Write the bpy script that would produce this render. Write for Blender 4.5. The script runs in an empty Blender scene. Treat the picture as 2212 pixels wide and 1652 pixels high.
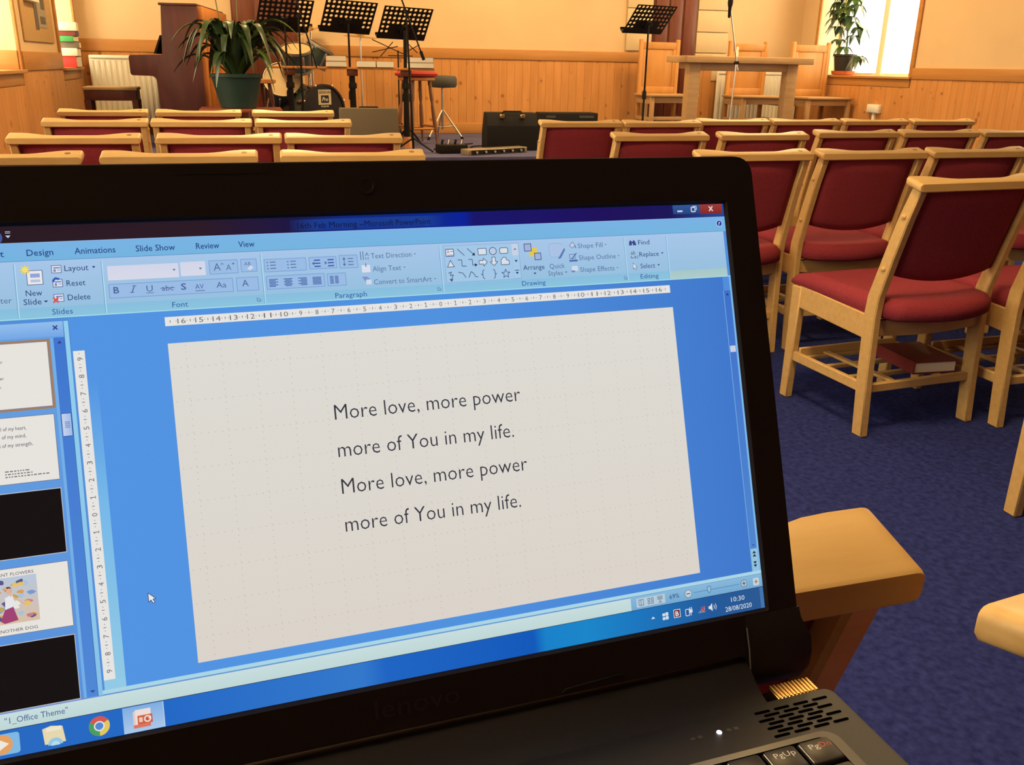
import bpy, bmesh, math, random
from mathutils import Vector, Matrix
random.seed(7)
S = bpy.context.scene
COL = S.collection
R = math.radians

# ------------------------------------------------------------------ camera
cd = bpy.data.cameras.new('camera'); cam = bpy.data.objects.new('camera', cd); COL.objects.link(cam)
S.camera = cam
cd.sensor_fit = 'HORIZONTAL'; cd.sensor_width = 36.0; cd.lens = 1933.0/2212*36; cd.clip_start = 0.02
PIT, ROL, YAW, CH = 0.34112239, 0.01867356, 0.28007989, 1.14548
fw = Vector((math.sin(YAW)*math.cos(PIT), math.cos(YAW)*math.cos(PIT), -math.sin(PIT)))
rt = Vector((math.cos(YAW), -math.sin(YAW), 0)); up = rt.cross(fw)
r2 = rt*math.cos(ROL)+up*math.sin(ROL); u2 = -rt*math.sin(ROL)+up*math.cos(ROL)
cam.matrix_world = Matrix(((r2.x, u2.x, -fw.x, 0), (r2.y, u2.y, -fw.y, 0), (r2.z, u2.z, -fw.z, CH), (0, 0, 0, 1)))

# ------------------------------------------------------------------ world, view
w = bpy.data.worlds.new('world'); S.world = w; w.use_nodes = True
w.node_tree.nodes['Background'].inputs[0].default_value = (1, .93, .80, 1)
w.node_tree.nodes['Background'].inputs[1].default_value = 1.0
S.view_settings.view_transform = 'Standard'; S.view_settings.look = 'None'
S.view_settings.exposure = 0.0; S.view_settings.gamma = 1.0
S.view_settings.use_curve_mapping = False
LAMP_COL = (1, .66, .28); LAMP_W = 53
WIN_COL = (1, .89, .62); WIN_STR = 8.0
FLOOR_STAGE = .40; CEIL = 3.1
XL, XR, YB, YF = -1.576, 6.554, 10.3, -2.2

# ------------------------------------------------------------------ helpers
def lin(c): return tuple((v/255/12.92 if v/255 <= .04045 else ((v/255+.055)/1.055)**2.4) for v in c)

def mat(name, col, rough=.6, metal=0, spec=.4, var=0., vscale=8, stretch=(1, 1, 1), col2=None, bump=0., objvar=0., emit=None, estr=0, coord='Object'):
    m = bpy.data.materials.new(name); m.use_nodes = True
    nt = m.node_tree; b = nt.nodes['Principled BSDF']
    b.inputs['Base Color'].default_value = (*col, 1); b.inputs['Roughness'].default_value = rough
    b.inputs['Metallic'].default_value = metal; b.inputs['Specular IOR Level'].default_value = spec
    if emit:
        b.inputs['Emission Color'].default_value = (*emit, 1); b.inputs['Emission Strength'].default_value = estr
    if var or col2 or objvar:
        tc = nt.nodes.new('ShaderNodeTexCoord'); mp = nt.nodes.new('ShaderNodeMapping'); mp.inputs['Scale'].default_value = stretch
        nz = nt.nodes.new('ShaderNodeTexNoise'); nz.inputs['Scale'].default_value = vscale; nz.inputs['Detail'].default_value = 4
        oi = nt.nodes.new('ShaderNodeObjectInfo')
        nt.links.new(tc.outputs[coord], mp.inputs[0])
        nz.noise_dimensions = '4D'
        mu = nt.nodes.new('ShaderNodeMath'); mu.operation = 'MULTIPLY'; mu.inputs[1].default_value = 37
        nt.links.new(oi.outputs['Random'], mu.inputs[0]); nt.links.new(mu.outputs[0], nz.inputs['W'])
        nt.links.new(mp.outputs[0], nz.inputs['Vector'])
        rp = nt.nodes.new('ShaderNodeValToRGB'); rp.color_ramp.elements[0].position = .3; rp.color_ramp.elements[1].position = .7
        c2 = col2 or tuple(v*(1-var) for v in col)
        rp.color_ramp.elements[0].color = (*c2, 1); rp.color_ramp.elements[1].color = (*col, 1)
        nt.links.new(nz.outputs['Fac'], rp.inputs[0]); out = rp.outputs[0]
        if objvar:
            mr = nt.nodes.new('ShaderNodeMapRange'); mr.inputs[3].default_value = 1-objvar; mr.inputs[4].default_value = 1+objvar*.5
            nt.links.new(oi.outputs['Random'], mr.inputs[0])
            vm = nt.nodes.new('ShaderNodeVectorMath'); vm.operation = 'SCALE'
            nt.links.new(out, vm.inputs[0]); nt.links.new(mr.outputs[0], vm.inputs['Scale']); out = vm.outputs[0]
        nt.links.new(out, b.inputs['Base Color'])
        if bump:
            bp = nt.nodes.new('ShaderNodeBump'); bp.inputs['Strength'].default_value = bump; bp.inputs['Distance'].default_value = .004
            nt.links.new(nz.outputs['Fac'], bp.inputs['Height']); nt.links.new(bp.outputs[0], b.inputs['Normal'])
    return m

class G:
    def __init__(s): s.v = []; s.f = []; s.c = []
    def add(s, vs, fs, col=None):
        o = len(s.v); s.v += [tuple(p) for p in vs]
        for q in fs: s.f.append(tuple(o+i for i in q)); s.c.append(col)
        return s
    def hexa(s, p):
        return s.add(p, [(0, 3, 2, 1), (4, 5, 6, 7), (0, 1, 5, 4), (1, 2, 6, 5), (2, 3, 7, 6), (3, 0, 4, 7)])
    def box(s, x0, x1, y0, y1, z0, z1):
        return s.hexa([(x0, y0, z0), (x1, y0, z0), (x1, y1, z0), (x0, y1, z0), (x0, y0, z1), (x1, y0, z1), (x1, y1, z1), (x0, y1, z1)])
    def rings(s, rs, cap=True):
        n = len(rs[0]); vs = [p for r in rs for p in r]; fs = []
        for i in range(len(rs)-1):
            for j in range(n):
                a = i*n+j; b = i*n+(j+1) % n; fs.append((a, b, b+n, a+n))
        if cap: fs.append(tuple(range(n-1, -1, -1))); fs.append(tuple((len(rs)-1)*n+j for j in range(n)))
        return s.add(vs, fs)
    def path(s, pts, rad, n=8):
        pts = [Vector(p) for p in pts]; rads = rad if isinstance(rad, (list, tuple)) else [rad]*len(pts); rs = []
        for i, p in enumerate(pts):
            d = (pts[min(i+1, len(pts)-1)]-pts[max(i-1, 0)]).normalized()
            a = d.cross(Vector((0, 0, 1)) if abs(d.z) < .9 else Vector((1, 0, 0))).normalized(); b = d.cross(a)
            rs.append([p+(a*math.cos(t)+b*math.sin(t))*rads[i] for t in [2*math.pi*k/n for k in range(n)]])
        return s.rings(rs)
    def tube(s, p0, p1, r0, r1=None, n=10): return s.path([p0, p1], [r0, r1 if r1 is not None else r0], n)
    def lathe(s, prof, n=24, c=(0, 0, 0), M=None, cap=True):
        rs = [[Vector((r*math.cos(2*math.pi*k/n), r*math.sin(2*math.pi*k/n), z)) for k in range(n)] for r, z in prof]
        if M: rs = [[M @ p for p in r] for r in rs]
        c = Vector(c); return s.rings([[p+c for p in r] for r in rs], cap)
    def prism(s, poly, axis, a0, a1):
        def P(q, t): return {'x': (t, q[0], q[1]), 'y': (q[0], t, q[1]), 'z': (q[0], q[1], t)}[axis]
        return s.rings([[P(q, a0) for q in poly], [P(q, a1) for q in poly]])
    def quad(s, x0, y0, x1, y1, z, col): return s.add([(x0, y0, z), (x1, y0, z), (x1, y1, z), (x0, y1, z)], [(0, 1, 2, 3)], col)
    def mesh(s, name, bevel=0, seg=2, smooth=40, fixn=True, M=None):
        m = bpy.data.meshes.new(name); m.from_pydata([tuple(M @ Vector(p)) for p in s.v] if M else s.v, [], s.f)
        if fixn or bevel:
            bm = bmesh.new(); bm.from_mesh(m)
            if fixn: bmesh.ops.recalc_face_normals(bm, faces=bm.faces)
            if bevel:
                es = [e for e in bm.edges if len(e.link_faces) == 2 and e.calc_face_angle(0) > .6]
                bmesh.ops.bevel(bm, geom=es, offset=bevel, segments=seg, affect='EDGES', profile=.5, clamp_overlap=True)
            bm.to_mesh(m); bm.free()
        if smooth:
            for p in m.polygons: p.use_smooth = True
            m.set_sharp_from_angle(angle=R(smooth))
        return m

def ob(name, data, m=None, parent=None, M=None, loc=None):
    if isinstance(data, G): data = data.mesh(name)
    o = bpy.data.objects.new(name, data); COL.objects.link(o)
    if m and len(data.materials) == 0: data.materials.append(m)
    if parent: o.parent = parent
    if M is not None: o.matrix_local = M
    if loc is not None: o.location = loc
    return o
def tag(o, label, cat, group=None):
    o['label'] = label; o['category'] = cat
    if group: o['group'] = group
    return o
def thing(name, label, cat, loc=(0, 0, 0), rz=0, group=None):
    o = bpy.data.objects.new(name, None); COL.objects.link(o); o.location = loc; o.rotation_euler = (0, 0, rz)
    o.empty_display_size = .1
    return tag(o, label, cat, group)
def struct(o): o['kind'] = 'structure'; return o
def copy_tree(src, parent=None):
    c = src.copy(); COL.objects.link(c); c.parent = parent
    for ch in list(src.children): copy_tree(ch, c)
    return c
def arcpoly(cx, cy, r, a0, a1, n): return [(cx+r*math.cos(R(a0+(a1-a0)*k/n)), cy+r*math.sin(R(a0+(a1-a0)*k/n))) for k in range(n+1)]

# ------------------------------------------------------------------ materials
M_wall = mat('cream_paint', (.66, .475, .275), .8, spec=.2, var=.06, vscale=3)
M_ceil = mat('ceiling_paint', (.8, .74, .6), .9)
M_pine = mat('pine_board', (.60, .28, .095), .5, spec=.3, col2=(.50, .22, .065), vscale=3.2, stretch=(6, 6, .55), objvar=.07)
def knots(m):
    nt = m.node_tree; b = nt.nodes['Principled BSDF']; src = b.inputs['Base Color'].links[0].from_socket
    tc = nt.nodes.new('ShaderNodeTexCoord'); mp = nt.nodes.new('ShaderNodeMapping'); mp.inputs['Scale'].default_value = (1, 1, .68)
    oi = nt.nodes.new('ShaderNodeObjectInfo'); mu = nt.nodes.new('ShaderNodeMath'); mu.operation = 'MULTIPLY'; mu.inputs[1].default_value = 91
    vo = nt.nodes.new('ShaderNodeTexVoronoi'); vo.voronoi_dimensions = '3D'; vo.inputs['Scale'].default_value = 7
    nt.links.new(tc.outputs['Object'], mp.inputs[0]); va = nt.nodes.new('ShaderNodeVectorMath'); va.operation = 'ADD'; nt.links.new(mp.outputs[0], va.inputs[0]); nt.links.new(oi.outputs['Random'], mu.inputs[0]); nt.links.new(mu.outputs[0], va.inputs[1]); nt.links.new(va.outputs[0], vo.inputs['Vector'])
    mr = nt.nodes.new('ShaderNodeMapRange'); mr.inputs[1].default_value = .07; mr.inputs[2].default_value = .19; mr.inputs[3].default_value = .7; mr.inputs[4].default_value = 0
    nt.links.new(vo.outputs['Distance'], mr.inputs[0])
    mx = nt.nodes.new('ShaderNodeMixRGB'); mx.inputs[2].default_value = (.16, .05, .012, 1)
    nt.links.new(mr.outputs[0], mx.inputs[0]); nt.links.new(src, mx.inputs[1]); nt.links.new(mx.outputs[0], b.inputs['Base Color'])
knots(M_pine)
M_dado = mat('pine_trim', (.49, .235, .070), .45, spec=.3, col2=(.41, .18, .05), vscale=3, stretch=(.5, .5, 9))
M_beech = mat('beech', (.64, .42, .175), .38, spec=.45, col2=(.55, .345, .13), vscale=4, stretch=(2, 14, 14))
M_maroon = mat('maroon_wool', (.30, .045, .065), .95, spec=.1, col2=(.22, .030, .045), vscale=260, bump=.4)
M_carpet = mat('blue_carpet', (.033, .046, .22), .98, spec=.05, col2=(.014, .020, .11), vscale=55, bump=.6)
M_stagecarpet = mat('grey_carpet', (.11, .105, .21), .98, spec=.05, col2=(.075, .075, .15), vscale=60, bump=.4)
M_door = mat('dark_door', (.16, .042, .022), .4, col2=(.10, .024, .012), vscale=4, stretch=(8, 8, .7))
M_stone = mat('pale_stone', (.64, .50, .31), .85, spec=.15, var=.08, vscale=6)
M_rad = mat('radiator_white', (.80, .76, .62), .4)
M_white = mat('white_gloss', (.8, .78, .70), .35)
M_piano = mat('piano_mahogany', (.095, .030, .034), .5, spec=.25, col2=(.065, .022, .018), vscale=4, stretch=(5, 5, .8))
M_orange = mat('orange_pine', (.55, .22, .06), .45, col2=(.42, .15, .035), vscale=3, stretch=(6, 6, .7))
M_black = mat('black_metal', (.010, .008, .008), .6, spec=.15)
M_blackcloth = mat('black_speaker', (.012, .011, .012), .85, spec=.2)
M_chrome = mat('chrome', (.62, .60, .56), .3, metal=1)
M_steel = mat('dull_steel', (.30, .27, .22), .5, metal=.7)
M_green = mat('green_pot', (.012, .038, .032), .5)
M_leaf = mat('leaf_green', (.030, .060, .018), .35, spec=.5, col2=(.014, .034, .012), vscale=9)
M_leaf2 = mat('leaf_bright', (.065, .13, .022), .45, col2=(.03, .07, .014), vscale=9)
M_stem = mat('stem_green', (.10, .12, .04), .6)
M_soil = mat('soil', (.03, .02, .012), .95)
M_terra = mat('terracotta', (.48, .11, .035), .6)
M_blkplastic = mat('black_plastic_pot', (.02, .018, .018), .5)
M_dkwood = mat('dark_stool_wood', (.12, .035, .018), .35, col2=(.08, .02, .012), vscale=5)
M_redcush = mat('red_cushion', (.36, .030, .022), .8)
M_greycush = mat('grey_cushion', (.06, .06, .055), .7)
M_paper = mat('paper', (.80, .76, .64), .8)
M_bookbrown = mat('brown_cover', (.22, .09, .04), .6)
M_bookred = mat('red_cover', (.16, .018, .018), .6)
M_drum = mat('drum_teal', (.035, .055, .055), .18, spec=.6)
M_head = mat('drum_head_black', (.015, .012, .014), .25)
M_headw = mat('drum_head_cream', (.45, .32, .16), .5)
M_brass = mat('brass', (.75, .55, .25), .25, metal=1)
M_grey = mat('grey_board', (.11, .085, .055), .85)
M_plug = mat('dark_plug', (.22, .10, .035), .5)
M_table = mat('oak_table', (.52, .34, .17), .45, col2=(.44, .27, .12), vscale=4, stretch=(1, 9, 9))
M_throne = mat('honey_wood', (.53, .26, .078), .45, col2=(.46, .205, .05), vscale=3, stretch=(6, 6, .8))
M_thronedk = mat('oak_leg', (.45, .27, .12), .5)
M_lap = mat('laptop_plastic', (.029, .0265, .029), .55, spec=.35, var=.15, vscale=900)
M_lapin = mat('laptop_bezel', (.025, .0195, .019), .5, spec=.3)
M_key = mat('laptop_key', (.018, .015, .016), .5)
M_slot = mat('slot_black', (.001, .001, .001), .9, spec=0)
M_edge = mat('edge_silver', (.45, .45, .46), .3, metal=.6)
M_well = mat('well_edge', (.05, .046, .048), .28, spec=.6)
M_print = mat('key_print', (.55, .55, .58), .6)
M_printr = mat('key_print_red', (.45, .09, .07), .6)
M_logo = mat('bezel_print', (.034, .029, .028), .5)
M_copper = mat('copper_fins', (.9, .58, .24), .3, metal=1)
M_led = mat('led', (1, 1, 1), .5, emit=(.9, .85, 1), estr=5)
M_daylight = mat('daylit_pane', (1, 1, 1), .5, emit=WIN_COL, estr=WIN_STR)
M_frost = mat('window_paint', (.85, .80, .60), .5)
M_lampg = mat('added_lamp_glass', (1, 1, 1), .5, emit=LAMP_COL, estr=3)
M_ply = mat('plain_table', (.3, .18, .08), .5)
# screen: colour attribute, self lit
M_scr = bpy.data.materials.new('lit_screen'); M_scr.use_nodes = True
_nt = M_scr.node_tree; _b = _nt.nodes['Principled BSDF']; _b.inputs['Base Color'].default_value = (.01, .01, .01, 1)
_b.inputs['Roughness'].default_value = .35; _b.inputs['Specular IOR Level'].default_value = .25
_ca = _nt.nodes.new('ShaderNodeVertexColor'); _ca.layer_name = 'Col'
_nt.links.new(_ca.outputs['Color'], _b.inputs['Emission Color']); _b.inputs['Emission Strength'].default_value = .93

# ------------------------------------------------------------------ room shell
def sbox(name, m, *b, bevel=0):
    return struct(ob(name, G().box(*b).mesh(name, bevel), m))
floor = sbox('floor', M_carpet, XL, XR, YF, YB, -.1, 0)
ceiling = sbox('ceiling', M_ceil, XL-.4, XR+.4, YF, YB+.2, CEIL, CEIL+.1)
wall_back = sbox('wall_back', M_wall, XL-.4, XR+.4, YB, YB+.2, 0, CEIL)
wall_rear = sbox('wall_rear', M_door, XL-.4, XR+.4, YF-.2, YF, 0, CEIL)  # out of view; coloured dark to cut light bouncing from behind
platform = sbox('floor_platform', M_stagecarpet, XL, XR, 7.6, YB, 0, FLOOR_STAGE)
TH = .36
def wall_with_openings(name, x0, x1, openings):
    g = G(); y = YF
    for (a, b, z0, z1) in openings:
        g.box(x0, x1, y, a, 0, CEIL); g.box(x0, x1, a, b, 0, z0); g.box(x0, x1, a, b, z1, CEIL); y = b
    g.box(x0, x1, y, YB, 0, CEIL)
    return struct(ob(name, g.mesh(name, smooth=0), M_wall))
LW = [(.2, 1.8, 1.03, 2.6), (3.1, 4.7, 1.03, 2.6), (6.0, 7.58, 1.03, 2.6), (9.22, 10.12, 1.03, 2.6)]  # the near pair is unseen, added to light the room from the left
RW = [(4.9, 6.4, 1.08, 2.6), (8.24, 9.93, 1.08, 2.6)]  # the nearer window is unseen, added for its daylight
wall_left = wall_with_openings('wall_left', XL-TH, XL, LW)
wall_right = wall_with_openings('wall_right', XR, XR+TH, RW)

def window(n, side, a, b, z0, z1):
    o = bpy.data.objects.new('window_%d' % n, None); COL.objects.link(o); struct(o)
    s = 1 if side == 'R' else -1; xw = XR if side == 'R' else XL
    xg = xw+s*(TH-.05)
    o.location = (xg, (a+b)/2, z0)
    def loc(g, nm, m, bev=.004):
        return ob(nm, g.mesh(nm, bev, M=Matrix.Translation(-Vector(o.location))), m, o)
    def bx(x0, x1, *r): return G().box(min(x0, x1), max(x0, x1), *r)
    loc(bx(xg, xg+s*.03, a+.04, b-.04, z0+.04, z1-.04), 'pane', M_daylight, 0)
    for q in ((a, a+.05), (b-.05, b)): loc(bx(xg-s*.03, xg+s*.045, q[0], q[1], z0, z1), 'frame_stile', M_frost)
    loc(bx(xg-s*.03, xg+s*.045, a, b, z0, z0+.05), 'frame_rail', M_frost); loc(bx(xg-s*.03, xg+s*.045, a, b, z1-.05, z1), 'frame_rail', M_frost)
    m = a+(b-a)*.51
    loc(bx(xg-s*.05, xg-s*.002, m-.045, m+.045, z0+.02, z1-.02), 'mullion', M_frost)
    # sill, apron and architrave on the room side
    e = .045 if s > 0 else .05
    loc(bx(xw-s*e, xw+s*(TH-.06), a-.05, b+.02, z0-.005, z0+.02), 'sill', M_dado)
    loc(bx(xw-s*.018, xw, a-.03, b, z0-.085, z0-.005), 'sill_apron', M_dado)
    for q in ((a-.06, a), (b, b+.045)): loc(bx(xw-s*.02, xw, q[0], q[1], z0+.02, z1+.05), 'architrave', M_dado)
    loc(bx(xw-s*.02, xw, a-.06, b+.045, z1, z1+.06), 'architrave', M_dado)
    if s < 0:
        loc(bx(xw, xw+s*(TH-.06), b-.012, b-.001, z0+.02, 1.18), 'reveal_board', M_dado)
for i, q in enumerate(LW): window(i+1, 'L', *q)
for i, q in enumerate(RW): window(i+5, 'R', *q)

# doors in the back wall
def door(n, x0, x1, z1):
    o = bpy.data.objects.new('door_%d' % n, None); COL.objects.link(o); struct(o); o.location = ((x0+x1)/2, YB, FLOOR_STAGE)
    T = Matrix.Translation(-Vector(o.location))
    ob('door_leaf', G().box(x0, x1, YB-.025, YB-.001, FLOOR_STAGE, z1).mesh('door_leaf', M=T), M_door, o)
    wd = (x1-x0)
    for k in range(3):
        a = x0+wd*(k/3)+.012; b = x0+wd*((k+1)/3)-.012
        ob('plank', G().box(a, b, YB-.04, YB-.024, FLOOR_STAGE+.02, z1-.02).mesh('plank', .006, M=T), M_door, o)
door(1, -.10, .55, 2.45); door(2, 4.58, 5.12, 2.45)
# plain surround by the left door
struct(ob('trim_1', G().box(.555, .60, YB-.03, YB-.001, FLOOR_STAGE, 2.5).mesh('trim', .004), M_wall))
# stone quoins flanking the right door
def stones(x0, x1, zs, jit):
    for i in range(len(zs)-1):
        a, b = x0+(jit if i % 2 else 0), x1
        o = ob('stone_block', G().box(a, b, YB-.030, YB-.001, zs[i]+.004, zs[i+1]-.004).mesh('stone_block', .006), M_stone, wall_back)
stones(4.25, 4.56, [1.32, 1.78, 2.1, 2.45], .0)
stones(5.135, 5.545, [1.0, 1.315, 1.545, 1.785, 2.05, 2.45], .0)

# dado bands and skirting
def trim(n, *b): return struct(ob('trim_%d' % n, G().box(*b).mesh('trim', .006), M_dado))
trim(2, XL, -.12, YB-.028, YB-.001, 1.20, 1.317); trim(3, .60, 4.50, YB-.028, YB-.001, 1.197, 1.305)
trim(4, 5.135, 5.36, YB-.045, YB-.031, 1.19, 1.29)
trim(6, XR-.028, XR-.001, YF, 4.84, 1.078, 1.185); trim(7, XR-.028, XR-.001, 6.45, 8.18, 1.078, 1.185)
for k, (a, b) in enumerate(((YF, .14), (1.85, 3.04), (4.75, 5.94), (7.63, 9.16))): trim(8+k, XL+.001, XL+.028, a, b, 1.04, 1.175)
for nm, b in (('baseboard_back', (XL, 4.5, YB-.032, YB-.001, .40, .515)), ('baseboard_right', (XR-.03, XR-.001, 7.6, YB, .40, .515)), ('baseboard_left', (XL+.001, XL+.03, 7.6, YB, .40, .515))):
    struct(ob(nm, G().box(*b).mesh(nm, .006), M_dado))
# tongue and groove boards, each its own piece
BW = .092
bm_b = G().box(-BW/2+.0011, BW/2-.0011, -.014, 0, 0, 1).mesh('board', 0); bm_b.materials.append(M_pine)
def boards(parent, axis, a, b, z0, z1, at):
    n = round((b-a)/BW)
    for i in range(n):
        c = a+(i+.5)*(b-a)/n
        o = bpy.data.objects.new('board', bm_b); COL.objects.link(o); o.parent = parent
        o.scale = ((b-a)/n/BW, 1, z1-z0)
        if axis == 'x': o.location = (c, at, z0)
        else: o.location = (at, c, z0); o.rotation_euler = (0, 0, R(90) if at < 0 else R(-90))
boards(wall_back, 'x', XL+.02, -.12, .515, 1.20, YB-.001); boards(wall_back, 'x', .60, 4.50, .515, 1.197, YB-.001)
boards(wall_back, 'x', 5.14, 5.36, .42, 1.19, YB-.03); boards(wall_back, 'x', 5.36, XR-.02, .42, 1.08, YB-.001)
boards(wall_right, 'y', 2.9, 4.86, .05, 1.078, XR-.001); boards(wall_right, 'y', 4.86, 6.44, .05, .99, XR-.001); boards(wall_right, 'y', 6.44, 7.6, .05, 1.078, XR-.001)
boards(wall_right, 'y', 7.6, 8.19, .515, 1.078, XR-.001); boards(wall_right, 'y', 8.19, YB-.03, .515, .99, XR-.001)
boards(wall_left, 'y', 2.9, 4.72, .05, .94, XL+.001); boards(wall_left, 'y', 4.72, 5.96, .05, 1.04, XL+.001); boards(wall_left, 'y', 5.96, 7.6, .05, .94, XL+.001)
boards(wall_left, 'y', 7.6, 9.19, .515, 1.04, XL+.001); boards(wall_left, 'y', 9.19, YB-.03, .515, .94, XL+.001)
# wall socket
sk = thing('wall_socket', 'white plastic socket box on the pine boards under the window', 'socket', (XR-.03, 8.68, .72))
ob('box', G().box(-.03, .014, -.10, .10, 0, .09).mesh('box', .008), M_white, sk)
ob('socket_plate', G().box(-.036, -.03, -.09, .09, .01, .08).mesh('socket_plate', .002), M_white, sk)
ob('conduit', G().box(-.012, .014, -.02, .02, -.19, 0).mesh('conduit', .003), M_rad, sk)

# radiators
def radiator(name, label, x0, x1, z0, z1):
    r = thing(name, label, 'radiator', ((x0+x1)/2, YB-.11, z0))
    hw = (x1-x0)/2; h = z1-z0
    ob('panel', G().box(-hw, hw, -.02, .012, 0, h).mesh('panel', .01), M_rad, r)
    n = int((x1-x0)/.05)
    me = G().prism([(-.018, -.018), (-.010, -.030), (.010, -.030), (.018, -.018)], 'z', .05, h-.05).mesh('flute'); me.materials.append(M_rad)
    for i in range(n): ob('flute', me, None, r, loc=(-hw+(i+.5)*2*hw/n, 0, 0))
    ob('top_grille', G().box(-hw+.01, hw-.01, -.035, .012, h-.03, h-.001).mesh('top_grille', .004), M_rad, r)
    ob('bracket', G().box(-hw*.5, hw*.5, .012, .045, .2*h, .8*h).mesh('bracket'), M_rad, r)
    for sx in (-1, 1): ob('foot', G().box(sx*hw*.8-.02, sx*hw*.8+.02, -.02, .02, FLOOR_STAGE-z0, .01).mesh('foot'), M_rad, r)
radiator('radiator', 'white panel radiator on the wall behind the piano stool', -1.485, -.55, .50, 1.165)
radiator('radiator', 'white panel radiator behind the communion table', 5.40, 6.50, .50, 1.115)

# ceiling lamps above the view: unseen, added to light the room
for i, (x, y) in enumerate(((.2, 6.3), (4.4, 6.3), (.9, 1.6), (.2, 8.5), (2.6, 8.9), (5.0, 8.5))):
    t = thing('added_ceiling_lamp', 'added, unseen white rimmed square ceiling lamp panel '+('between the piano and the aisle rows', 'over the chairs before the communion table', 'above the laptop', 'over the piano and pot plant', 'over the middle of the platform', 'over the communion table')[i], 'ceiling lamp', (x, y, CEIL), 0, 'unseen ceiling lamps added to light the room')
    ob('frame', G().box(-.33, .33, -.33, .33, -.05, 0).mesh('frame', .01), M_white, t)
    ob('diffuser', G().box(-.29, .29, -.29, .29, -.056, -.05).mesh('diffuser'), M_lampg, t)
    ld = bpy.data.lights.new('lamp', 'AREA'); ld.shape = 'SQUARE'; ld.size = .56; ld.energy = LAMP_W*(1.35 if y < 2 else 1.07); ld.color = LAMP_COL
    lo = bpy.data.objects.new('added_lamp_light', ld); COL.objects.link(lo); lo.parent = t; lo.location = (0, 0, -.07)

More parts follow.
